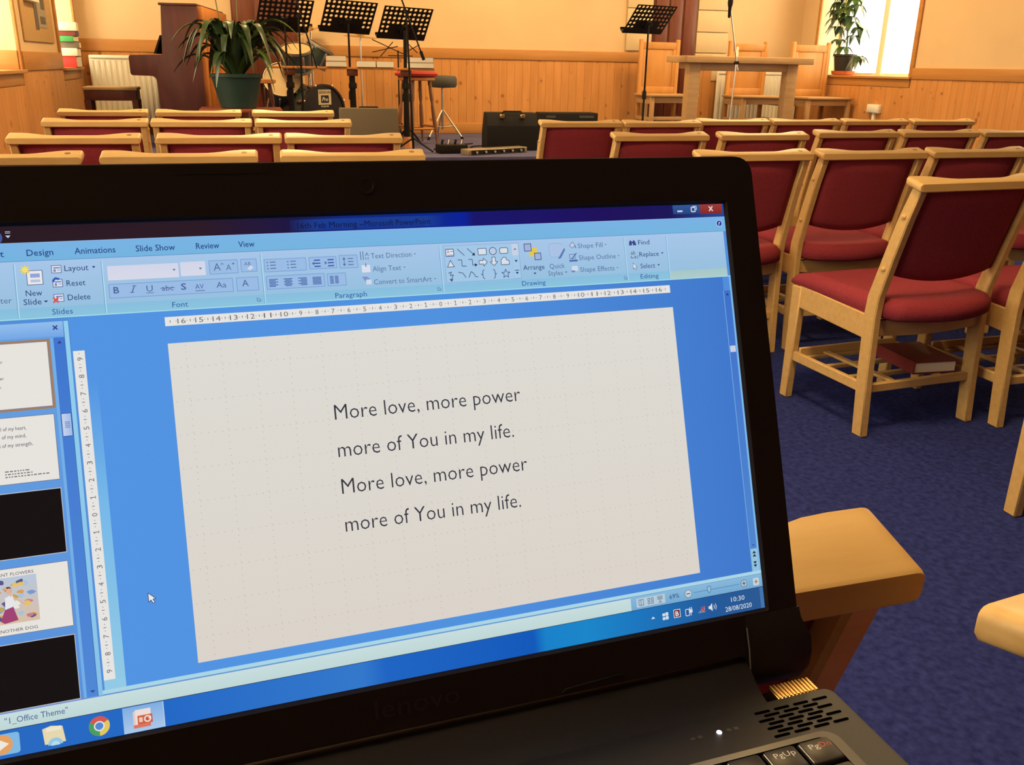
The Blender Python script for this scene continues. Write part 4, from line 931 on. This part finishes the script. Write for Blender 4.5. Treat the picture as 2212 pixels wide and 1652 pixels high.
for y in (60, 81, 103):
    u.q(200, y, 214, y+12, (95, 115, 165), dz=.015).q(201, y+1, 213, y+11, (226, 232, 245), dz=.025).q(203, y+3, 212, y+5, (120, 140, 190), dz=.035).q(203, y+6, 206, y+10, (120, 140, 190), dz=.035).q(208, y+7, 212, y+8, (120, 140, 190), dz=.035)
u.pl([(201, 85), (204, 79), (210, 81)], 2.4, (40, 80, 190), .045).ln(199, 108, 206, 116, 2.4, (225, 90, 80), .045).ln(206, 108, 199, 116, 2.4, (225, 90, 80), .045)
u.q(277, 65, 379, 87, (216, 220, 240), (222, 224, 240), .015).q(382, 64, 419, 86, (216, 220, 240), (222, 224, 240), .015).poly([(370, 74), (375, 74), (372.5, 77)], TG, .03).poly([(409, 74), (414, 74), (411.5, 77)], TG, .03)
EB = (120, 160, 215)
for b in ((425, 64, 468, 85), (473, 64, 497, 84), (277, 93, 458, 114), (464, 93, 497, 114), (509, 66, 575, 86), (580, 66, 624, 85), (629, 65, 659, 86), (510, 93, 602, 114), (607, 94, 637, 114)): u.q(*b, (158, 194, 236), dz=.012).box_(*b, EB, 1, .02)
u.txt('A', 431, 80, 11, 17, TG, .03).txt('A', 450, 80, 8, 13, TG, .03).txt('^', 442, 74, 5, 9, TG, .03).poly([(459, 69), (464, 69), (461.5, 72)], TG, .03)
u.txt('AB', 478, 74, 10, 8, TG, .03).poly([(482, 79), (488, 74), (492, 78), (486, 82)], (215, 222, 240), .035)
for s, x, w_, sz in (('B', 283, 8, 14), ('U', 330, 9, 14), ('abc', 352, 17, 12), ('S', 380, 8, 14), ('AV', 401, 13, 11), ('Aa', 433, 15, 13), ('A', 472, 10, 15)): u.txt(s, x, 107, w_, sz, (80, 105, 160), .03, off=.25 if s in 'BS' else 0)
u.ln(313, 97, 309, 107, 1.5, (80, 105, 160), .03).ln(310, 97, 316, 97, 1, (80, 105, 160), .03).ln(306, 107, 312, 107, 1, (80, 105, 160), .03).ln(329, 109, 340, 109, 1, TG, .03).ln(350, 103, 371, 103, 1, TG, .035).ln(401, 110, 415, 110, 1.2, TG, .03)
u.txt('Font', 365, 133.5, 23, 12, (50, 95, 160))
for k in range(3):
    y = 70+5*k
    u.q(513, y, 515, y+2, TG, dz=.03).q(518, y, 527, y+1.5, TG, dz=.03).q(545, y, 547, y+2, TG, dz=.03).q(550, y, 559, y+1.5, TG, dz=.03).q(588, y, 598, y+2, (60, 90, 170), dz=.03).q(610, y, 620, y+2, (60, 90, 170), dz=.03).q(643, y, 652, y+1.5, TG, dz=.03)
u.poly([(584, 76), (588, 73), (588, 79)], TG, .03).poly([(609, 76), (605, 73), (605, 79)], TG, .03).poly([(637, 68), (640, 72), (634, 72)], TG, .03).poly([(637, 83), (640, 79), (634, 79)], TG, .03).ln(637, 72, 637, 79, 1.2, TG, .03)
for k, (a, b) in enumerate(((0, 14), (3, 17), (0, 14), (0, 14))):
    for j in range(6):
        x = 514+23*k; sh = (4 if j % 2 else 0)
        xa, xb = (x, x+14-sh) if k == 0 else (x+sh/2, x+14-sh/2) if k == 1 else (x+sh, x+14) if k == 2 else (x, x+14)
        u.q(xa, 98+2.2*j, xb, 99.3+2.2*j, (66, 96, 165), dz=.03)
for j in range(6): u.q(611, 98+2.2*j, 617, 99.3+2.2*j, (66, 96, 165), dz=.03).q(619, 98+2.2*j, 625, 99.3+2.2*j, (66, 96, 165), dz=.03)
for s, x, xr_, y in (('Text Direction', 682, 751, 72.5), ('Align Text', 683, 731, 94), ('Convert to SmartArt', 683, 782, 116)): u.txt(s, x, y, xr_-x, 12.5, TG).poly([(xr_+4, y-5), (xr_+8, y-5), (xr_+6, y-3)], TG, .02)
for k in range(2): u.ln(665+4*k, 60, 665+4*k, 74, 1.3, TG, .03)
u.txt('A', 672, 68, 7, 9, TG, .03).ln(673, 70, 673, 74, 1.2, TG, .03).ln(677, 70, 677, 74, 1.2, TG, .03)
u.q(665, 83, 679, 95, (225, 230, 245), dz=.03).ln(672, 80, 672, 86, 1.4, (100, 100, 160), .04).poly([(664, 102), (672, 102), (678, 107), (670, 112)], (130, 150, 200), .03).q(670, 107, 679, 115, (215, 224, 242), dz=.035)
u.txt('Paragraph', 617, 134.5, 52, 12, (40, 88, 168)).txt('Drawing', 944, 133, 44, 12, (40, 88, 168)).txt('Editing', 1176, 133, 37, 12, (50, 90, 160))
for x in (493, 791, 1143): u.pl([(x, 126), (x, 132), (x+6, 132)], 1, TG, .03).ln(x+2, 127, x+6, 131, 1, TG, .03)
IK = (70, 85, 125); IW = (222, 230, 240)
# shapes gallery
u.q(808, 57, 930, 120, (168, 206, 238), dz=.012); u.box_(808, 57, 944, 120, (130, 175, 220), .8, .02)
u.q(811, 63, 825, 75, (235, 238, 245), dz=.025).box_(811, 63, 825, 75, (50, 75, 140), 1.2, .035).txt('A', 813, 70, 5, 8, (120, 70, 60), .045).ln(819, 67, 824, 67, 1, (50, 75, 140), .045).ln(813, 73, 824, 73, 1, (50, 75, 140), .045)
u.ln(832, 63, 844, 75, 1.2, IK, .03).ln(850, 63, 861, 74, 1.2, IK, .03).poly([(863, 76), (857, 75), (862, 70)], (40, 45, 70), .035)
u.q(869, 64, 884, 75, IW, dz=.025).box_(869, 64, 884, 75, IK, 1.1, .035).disc(896, 69.5, 7, IK, .025).disc(896, 69.5, 5.8, (190, 212, 236), .035).poly(rrect(908, 64, 924, 75, 3, 3), IK, .025).poly(rrect(909.1, 65.1, 922.9, 73.9, 2.4, 3), IW, .035)
u.poly([(818, 81), (825, 94), (811, 94)], IK, .025).poly([(818, 83.4), (823.2, 92.9), (812.8, 92.9)], IW, .035)
u.pl([(831, 82), (838, 82), (838, 93), (846, 93)], 1.2, IK, .03).pl([(850, 82), (857, 82), (857, 92), (864, 92)], 1.2, IK, .03).poly([(866, 92), (861, 89), (861, 95)], (40, 45, 70), .035)
ar = [(869, 85), (877, 85), (877, 81), (884, 88), (877, 95), (877, 91), (869, 91)]; u.poly(ar, IW, .025).pl(ar+[ar[0]], 1.1, IK, .035)
ad = [(893, 80), (899, 80), (899, 88), (903, 88), (896, 95), (889, 88), (893, 88)]; u.poly(ad, IW, .025).pl(ad+[ad[0]], 1.1, IK, .035)
bl = [(909, 94), (909, 86), (914, 81), (919, 82), (919, 86), (924, 87), (924, 94)]; u.poly(bl, IW, .025).pl(bl+[bl[0]], 1.1, IK, .035)
u.pl([(812, 104), (818, 102), (815, 108), (821, 107), (818, 112), (817, 117)], 1.2, IK, .03).poly([(817, 119), (813, 114), (820, 114)], IK, .035).pl([(830, 103), (838, 105), (843, 113)], 1.2, IK, .03).pl([(848, 113), (853, 103), (858, 107), (860, 112), (865, 113)], 1.2, IK, .03)
u.pl([(877, 101), (874, 103), (874, 108), (871, 109), (874, 110), (874, 115), (877, 117)], 1.2, IK, .03).pl([(893, 101), (896, 103), (896, 108), (899, 109), (896, 110), (896, 115), (893, 117)], 1.2, IK, .03)
st = [(916+(8 if k % 2 == 0 else 3.4)*math.sin(k*math.pi/5), 110-(8 if k % 2 == 0 else 3.4)*math.cos(k*math.pi/5)) for k in range(10)]; u.pl(st+[st[0]], 1.1, (60, 70, 130), .035)
u.q(931, 59, 943, 79, (205, 216, 236), dz=.025).q(931, 80, 943, 98, (170, 208, 240), dz=.025).q(931, 99, 943, 118, (170, 208, 240), dz=.025).poly([(937, 66), (940, 69), (934, 69)], TG, .035).poly([(934, 87), (940, 87), (937, 91)], (40, 60, 110), .035).poly([(934, 108), (940, 108), (937, 112)], (40, 60, 110), .035).ln(933, 105, 941, 105, 1.2, (40, 60, 110), .035)
# arrange / styles
u.q(963, 66, 978, 82, (232, 205, 90), dz=.02).q(954, 59, 968, 73, (70, 85, 130), dz=.03).q(955.3, 60.3, 966.7, 71.7, (165, 185, 225), dz=.04).q(972, 76, 985, 89, (70, 85, 130), dz=.03).q(973.3, 77.3, 983.7, 87.7, (165, 185, 225), dz=.04)
u.txt('Arrange', 949, 105.5, 40, 12.5, TD).poly([(967, 111), (973, 111), (970, 114)], TD, .02).txt('Quick', 999, 105.5, 29, 12.5, TG).txt('Styles', 995, 118, 28, 12.5, TG).poly([(1027, 112), (1032, 112), (1029.5, 115)], TG, .02)
u.poly(rrect(1001, 61, 1027, 85, 5, 3), (175, 200, 236), .02).pl(rrect(1001, 61, 1027, 85, 5, 3), .9, (150, 180, 222), .03).poly([(1030, 70), (1032, 73), (1022, 88), (1016, 89), (1020, 84)], (95, 125, 185), .04)
for s, x, xr_, y in (('Shape Fill', 1057, 1106, 71.5), ('Shape Outline', 1057, 1130, 93), ('Shape Effects', 1057, 1125, 114.5)): u.txt(s, x, y, xr_-x, 12.5, TG).poly([(xr_+4, y-5), (xr_+8, y-5), (xr_+6, y-3)], TG, .02)
u.poly([(1041, 66), (1047, 60), (1052, 66), (1046, 71)], (205, 215, 235), .03).pl([(1041, 66), (1047, 60), (1052, 66), (1046, 71), (1041, 66)], 1, TG, .04).pl([(1051, 66), (1053, 71)], 1.6, (80, 105, 165), .04)
u.box_(1039, 82, 1050, 90, TG, 1, .03).ln(1043, 90, 1053, 80, 1.6, (70, 95, 160), .04).q(1038, 92, 1054, 95, (70, 100, 175), dz=.03).poly(rrect(1041, 103, 1053, 112, 2, 2), (215, 224, 242), .03).q(1040, 111, 1047, 114, (110, 135, 190), dz=.035)
for s, x, xr_, y, d_ in (('Find', 1178, 1201, 70.5, 0), ('Replace', 1178, 1218, 92.5, 1), ('Select', 1178, 1208, 114, 1)):
    u.txt(s, x, y, xr_-x, 12.5, (40, 70, 130))
    if d_: u.poly([(xr_+5, y-6), (xr_+10, y-6), (xr_+7.5, y-3)], (40, 70, 130), .02)
u.poly([(1159, 71), (1160, 64), (1163, 61), (1165, 65), (1165, 71)], (60, 75, 140), .03).poly([(1167, 71), (1167, 65), (1169, 61), (1172, 64), (1174, 71)], (60, 75, 140), .03).q(1163, 64, 1169, 67, (60, 75, 140), dz=.035)
u.txt('ab', 1161, 88, 9, 10, (70, 80, 110), .03).txt('ac', 1167, 95, 9, 10, (60, 100, 110), .03).pl([(1161, 90), (1161, 94), (1166, 94)], 1.1, (60, 75, 140), .03)
ptr = lambda x, y, k: [(x, y), (x, y+13*k), (x+3*k, y+10*k), (x+5.5*k, y+15*k), (x+8*k, y+14*k), (x+5.6*k, y+9.3*k), (x+9.5*k, y+9*k)]
u.poly(ptr(1163, 103, .9), (232, 236, 245), .03).pl(ptr(1163, 103, .9)+[(1163, 103)], .8, (80, 95, 140), .04)
u.done('menu_ribbon', disp)
# rulers
WH = (238, 236, 233); RT = (110, 108, 112)
u = U(LZ); u.q(352, 148, 1234, 162, WH)
for k in range(-16, 17):
    s = str(abs(k)); w_ = 5 if len(s) == 1 else 12; cx = 793.5+26.08*k
    if s == '1': u.q(cx-.5, 151, cx+.6, 159, RT, dz=.02).ln(cx, 151.6, cx-2, 153.2, 1, RT, .022).q(cx-2, 158.2, cx+2.2, 159, RT, dz=.022)
    else: u.txt(s, cx-w_/2, 159, w_, 11, RT, .02)
    u.q(cx+12.6, 153, cx+13.6, 157, RT, dz=.02).q(cx+7.5, 154.6, cx+8.7, 155.6, RT, dz=.02).q(cx-8.7, 154.6, cx-7.5, 155.6, RT, dz=.02)
u.q(359, 153, 360, 157, RT, dz=.02); u.done('ruler', disp)
u = U(LZ); u.q(219, 190, 235, 683, WH); u.q(235, 230, 249, 420, (84, 152, 234), (122, 190, 240)).q(235, 420, 249, 697, (122, 190, 240), (150, 208, 236)); u.q(219, 683, 249, 697, (150, 208, 236))
for k in range(-9, 10):
    cy = 436.5+26.0*k; s = str(abs(k))
    if s == '1': u.q(223.5, cy-.5, 231.5, cy+.6, RT, dz=.02).q(230.7, cy-2, 231.5, cy+2.2, RT, dz=.022).ln(224.2, cy, 225.8, cy+2, 1, RT, .022)
    else: u.txt(s, 231.5, cy+2.5, 5, 11, RT, .02, rot=-math.pi/2)
    if k < 9: u.q(225, cy+12.5, 229, cy+13.5, RT, dz=.02).q(226.5, cy+7.6, 227.6, cy+8.7, RT, dz=.02)
    u.q(226.5, cy-8.7, 227.6, cy-7.6, RT, dz=.02)
u.done('ruler', disp)
# slide page with grid dots and text
u = U(LZ); u.q(353, 189, 1236, 682, (228, 226, 219), (226, 218, 208))
GD = (172, 170, 166)
for i in range(-8, 9):
    for j in range(47):
        x = 794.5+52.1*i; y = 193+10.43*j; u.q(x, y, x+1.1, y+1.1, GD, dz=.01)
for j in range(-4, 5):
    for i in range(84):
        x = 358+10.43*i; y = 435.5+52.1*j; u.q(x, y, x+1.1, y+1.1, GD, dz=.01)
page = u.done('slide_page', disp)
u = U(LZ+.04)
for s, y, xr_ in (('More love, more power', 332.5, 919.5), ('more of You in my life.', 393.5, 901), ('More love, more power', 453.5, 919.5), ('more of You in my life.', 515, 901)): u.txt(s, 597, y, xr_-597, 36, (52, 54, 66), .0, off=-.28)
u.done('slide_lyrics', disp)
# thumbnail pane
u = U(LZ); u.q(0, 144, 209, 704, (104, 164, 232), (92, 150, 226)); u.q(0, 144, 209, 166, (150, 196, 244), (120, 172, 238), .01); u.q(194, 168, 209, 703, (66, 122, 214), (82, 140, 220), .01); u.q(190, 168, 194, 703, (120, 180, 238), dz=.01); u.q(209, 144, 216, 704, (150, 214, 246), (140, 200, 240), .01); u.q(216, 144, 217.5, 704, (90, 140, 215), dz=.02); u.q(209, 144, 209.8, 704, (60, 100, 170), dz=.03)
u.ln(195, 150, 201, 156, 2, (50, 75, 140), .03).ln(201, 150, 195, 156, 2, (50, 75, 140), .03).poly([(199, 177), (205, 177), (202, 173)], (70, 55, 110), .03).poly([(199, 694), (206, 694), (202.5, 698)], (40, 80, 160), .03)
u.q(194.5, 281, 209, 316, (60, 95, 160), dz=.02).qh(195.5, 282, 208, 315, (205, 218, 244), (165, 192, 240), .03)
for k in range(4): u.q(199, 294+2.6*k, 206, 295.2+2.6*k, (110, 135, 190), dz=.04)
u.done('thumbnail_pane', disp)
PW = (238, 234, 228); DK = (20, 17, 19)
def thumb(y0, y1, c, fn=None):
    u = U(LZ+.06); u.q(14, y0-1, 185.8, y1+1, (205, 205, 208) if c == DK else (120, 130, 160)); u.q(15, y0, 185, y1, c, dz=.01)
    if fn: fn(u)
    u.done('slide_thumbnail', disp)
u = U(LZ+.03); u.q(9, 169, 189, 272, (168, 130, 98)); u.done('thumbnail_highlight', disp)
def f1(u):
    for k, (a, b) in enumerate(((62, 124), (62, 120), (62, 124), (62, 120))): u.txt(('More love, more power', 'more of You in my life.')[k % 2], a, 201+12*k, b-a, 7, (70, 72, 90), .03)
def f2(u):
    for s, y, a, b in (('with all of my heart,', 299.5, 96, 147), ('with all of my mind,', 311, 92, 146), ('with all of my strength,', 323.5, 92, 154)): u.txt(s, a, y, b-a, 8, (60, 60, 85), .03)
    for k, b in enumerate((148, 154, 172)):
        x = 114
        while x < b-3: w_ = random.choice((2, 4, 5, 3)); u.q(x, 358+4*k, min(b, x+w_), 359.6+4*k, (110, 108, 115), dz=.03); x += w_+1.5
def f4(u):
    u.txt('WANT FLOWERS', 84, 509, 55, 6.5, (70, 66, 80), .03).txt('ANOTHER DOG', 84, 590, 54, 6.5, (70, 66, 90), .03)
    u.q(48, 511, 142, 578, (190, 205, 225), (222, 196, 170), .03)
    rr = random.Random(5); cols = [(120, 160, 215), (222, 160, 90), (235, 200, 110), (205, 130, 140), (240, 236, 230), (90, 90, 140), (200, 170, 90), (170, 200, 225)]
    for k in range(60):
        x, y = rr.uniform(52, 136), rr.uniform(515, 572); c = cols[k % 8] if y < 545 else cols[(k*3) % 8]
        u.poly([(min(141.5, max(48.5, x+rr.uniform(3, 7)*math.cos(a))), min(577.5, max(511.5, y+rr.uniform(2, 5)*math.sin(a)))) for a in [2*math.pi*q/7 for q in range(7)]], c, .035+.0006*k)
    # a figure in a white top and magenta skirt, arm raised
    u.poly([(98, 556), (108, 552), (114, 574), (96, 577), (91, 573)], (165, 70, 120), .08).poly([(99, 540), (109, 536), (112, 553), (98, 557)], (238, 236, 240), .085).disc(105, 531, 4.2, (225, 180, 150), .09).disc(104, 528.5, 4.2, (120, 55, 45), .088).ln(108, 539, 99, 524, 2.4, (225, 185, 160), .092).ln(110, 541, 124, 552, 2.4, (225, 185, 160), .092)
thumb(173, 268, PW, f1); thumb(281, 377, PW, f2); thumb(391, 485, DK); thumb(499, 594, PW, f4); thumb(608, 702, DK)
# right scroll bar
u = U(LZ); u.q(1348, 165, 1362, 697, (64, 116, 208), (84, 140, 214)); u.q(1346.5, 165, 1348, 697, (120, 175, 232), dz=.01); u.q(1349, 270, 1361, 282, (205, 214, 236), dz=.02); u.q(1348, 655, 1362, 697, (150, 200, 228), dz=.02)
u.poly([(1352, 174), (1358, 174), (1355, 170)], (30, 45, 100), .03).poly([(1352, 647), (1358, 647), (1355, 651)], (60, 90, 160), .03)
for y, d in ((664, -1), (670, -1), (679, 1), (685, 1)): u.poly([(1351, y), (1359, y), (1355, y+5*d)], (40, 42, 60), .03)
u.q(1362, 138, 1366, 705, (130, 190, 240)); u.done('scroll_bar', disp)
# status bar and task bar
u = U(LZ+.05); u.q(216, 697, 1366, 704, (176, 220, 236)); u.q(216, 703, 1366, 704, (110, 160, 205), dz=.01); u.q(0, 705, 1090, 728, (206, 228, 230), (196, 222, 220)); u.q(1090, 704, 1366, 728, (140, 190, 226), (118, 174, 216)); u.q(0, 703.5, 209, 705, (120, 150, 210), dz=.01)
u.txt('"1_Office Theme"', 84, 720, 83, 12.5, (66, 96, 150))
u.q(1101, 708, 1159, 724, (186, 210, 226), dz=.01).box_(1106, 711, 1115, 721, (80, 100, 130), 1, .02).ln(1110, 711, 1110, 721, 1, (80, 100, 130), .02)
for a in (1124, 1131):
    for b in (711, 717): u.box_(a, b, a+4, b+4, (80, 100, 130), 1, .02)
u.poly([(1143, 710), (1154, 710), (1154, 717), (1143, 717)], (150, 165, 180), .02).ln(1148.5, 717, 1148.5, 721, 1.2, (80, 100, 130), .02).ln(1145, 721.5, 1152, 721.5, 1, (80, 100, 130), .02)
u.txt('69%', 1168, 719.5, 20, 11.5, (40, 70, 120)).disc(1207, 716, 7.5, (90, 110, 140), .02).disc(1207, 716, 6.6, (200, 216, 228), .03).ln(1203, 716, 1211, 716, 1.6, (60, 80, 110), .04)
u.ln(1218, 716, 1315, 716, 1.2, (90, 140, 190), .02).poly([(1247, 709), (1255, 709), (1255, 718), (1251, 722), (1247, 718)], (70, 110, 150), .025).poly([(1248, 710), (1254, 710), (1254, 717.6), (1251, 720.6), (1248, 717.6)], (150, 195, 222), .035)
u.disc(1326, 716, 7, (70, 90, 120), .02).disc(1326, 716, 6.1, (186, 208, 222), .03).ln(1322, 716, 1330, 716, 1.5, (50, 70, 100), .04).ln(1326, 712, 1326, 720, 1.5, (50, 70, 100), .04)
u.poly(rrect(1346, 710, 1359, 724, 2, 2), (205, 218, 222), .02).ln(1349, 717, 1356, 717, 1.6, (160, 100, 80), .03).ln(1352.5, 713, 1352.5, 721, 1.6, (160, 100, 80), .03)
u.done('status_bar', disp)
u = U(LZ+.05)
stops = [(0, (42, 108, 196)), (300, (34, 108, 204)), (600, (52, 124, 210)), (640, (30, 104, 202)), (900, (14, 92, 192)), (922, (22, 134, 208)), (1000, (24, 138, 208)), (1100, (26, 122, 196)), (1250, (34, 92, 160)), (1366, (44, 92, 150))]
for (a, c1), (b, c2) in zip(stops, stops[1:]): u.qh(a, 728, b, 768, c1, c2)
u.q(0, 727.6, 1366, 728.6, (40, 60, 110), dz=.01).q(1358, 729, 1366, 768, (70, 120, 180), dz=.01)
# task buttons
u.q(240, 729, 298, 767.5, (130, 178, 232), (176, 206, 240), .01).q(297, 729, 298, 767, (200, 220, 245), dz=.02)
u.q(254, 737, 276, 760, (238, 205, 200), dz=.02).q(257, 735, 279, 757, (245, 228, 222), dz=.03).q(260, 744, 281, 757, (215, 100, 70), dz=.04).disc(274, 750.5, 5.2, (245, 225, 215), .05).disc(274, 750.5, 3, (205, 80, 55), .06).poly([(274, 750.5), (279, 747), (279, 750.5)], (250, 240, 235), .07).q(262, 747, 267, 754, (240, 205, 190), dz=.05).q(254, 757, 278, 762, (225, 120, 95), dz=.035)
cc = [(214, 92, 84), (235, 205, 95), (80, 160, 100)]
for k in range(3):
    a0 = -150+120*k; u.poly([(207, 748)]+arcpoly(207, 748, 14.5, a0, a0+120, 10), cc[k], .02)
u.disc(207, 748, 7.4, (235, 238, 240), .03).disc(207, 748, 5.6, (84, 140, 215), .04)
u.poly([(131, 737), (143, 734), (158, 737), (161, 760), (133, 760)], (236, 222, 180), .02).q(136, 736, 156, 742, (244, 236, 208), dz=.03).poly(arcpoly(147, 762, 10, 180, 360, 8), (150, 205, 235), .035).poly(arcpoly(147, 763, 6, 180, 360, 8), (190, 225, 240), .045)
u.poly(rrect(60, 733, 101, 763, 4, 3), (130, 190, 235), .02).disc(78, 748, 14, (235, 165, 100), .03).poly([(74, 740), (74, 756), (87, 748)], (245, 240, 230), .04)
# tray
TW = (222, 230, 236)
u.poly([(1127, 749), (1135, 749), (1131, 745)], TW, .02)
for a, b, k in ((1150, 743, 0), (1156.4, 742, 1)):
    for c in (0, 1): u.q(a, (742 if k else 743)+c*6.8, a+5.6, 748+c*6.8-(0 if c else 0), TW, dz=.02)
u.q(1173, 740, 1187, 755, TW, dz=.02).q(1174.2, 741.2, 1185.8, 753.8, (120, 28, 38), dz=.03).txt('B', 1176.5, 752, 7, 12, (235, 235, 240), .045, off=.3)
u.poly(rrect(1197, 743, 1206, 756, 2, 2), TW, .02).poly(rrect(1198.3, 744.3, 1204.7, 754.7, 1.4, 2), (50, 90, 150), .03).q(1205, 745, 1212, 751, TW, dz=.04).ln(1207, 741, 1207, 745, 1.4, TW, .04).ln(1210.5, 741, 1210.5, 745, 1.4, TW, .04).ln(1208.5, 751, 1208.5, 756, 1.4, TW, .04)
for k in range(5): u.q(1224+3*k, 753-2.4*k, 1226+3*k, 755, (150, 165, 185), dz=.02)
u.ln(1230, 744, 1238, 753, 2, (200, 60, 60), .03).ln(1238, 744, 1230, 753, 2, (200, 60, 60), .03)
u.poly([(1246, 746), (1249, 746), (1254, 741), (1254, 756), (1249, 751), (1246, 751)], TW, .02).pl([(1257, 745), (1258.5, 748.5), (1257, 752)], 1.2, TW, .02).pl([(1260.5, 743), (1262.5, 748.5), (1260.5, 754)], 1.2, TW, .02)
u.txt('10:30', 1295, 746, 29, 12.5, (222, 232, 240), .02).txt('28/08/2020', 1281, 762, 57, 12.5, (222, 232, 240), .02)
u.done('task_bar', disp)
u = U(LZ+.09); p = ptr(291, 564, 1.1); u.poly(p, (240, 242, 246)).pl(p+[p[0]], .9, (50, 60, 100), .01); u.done('mouse_pointer', disp)

# table carrying the laptop, wholly below its base
t = thing('side_table', 'small plain table carrying the laptop', 'table', (.04, .16, 0))
tz = ctr.z-.0005
ob('tabletop', G().box(-.17, .17, -.10, .10, tz-.02, tz).mesh('tabletop', .003), M_ply, t)
for sx in (-1, 1):
    for sy in (-1, 1): ob('leg', G().box(sx*.14-.015, sx*.14+.015, sy*.075-.015, sy*.075+.015, 0, tz-.02).mesh('leg'), M_ply, t)
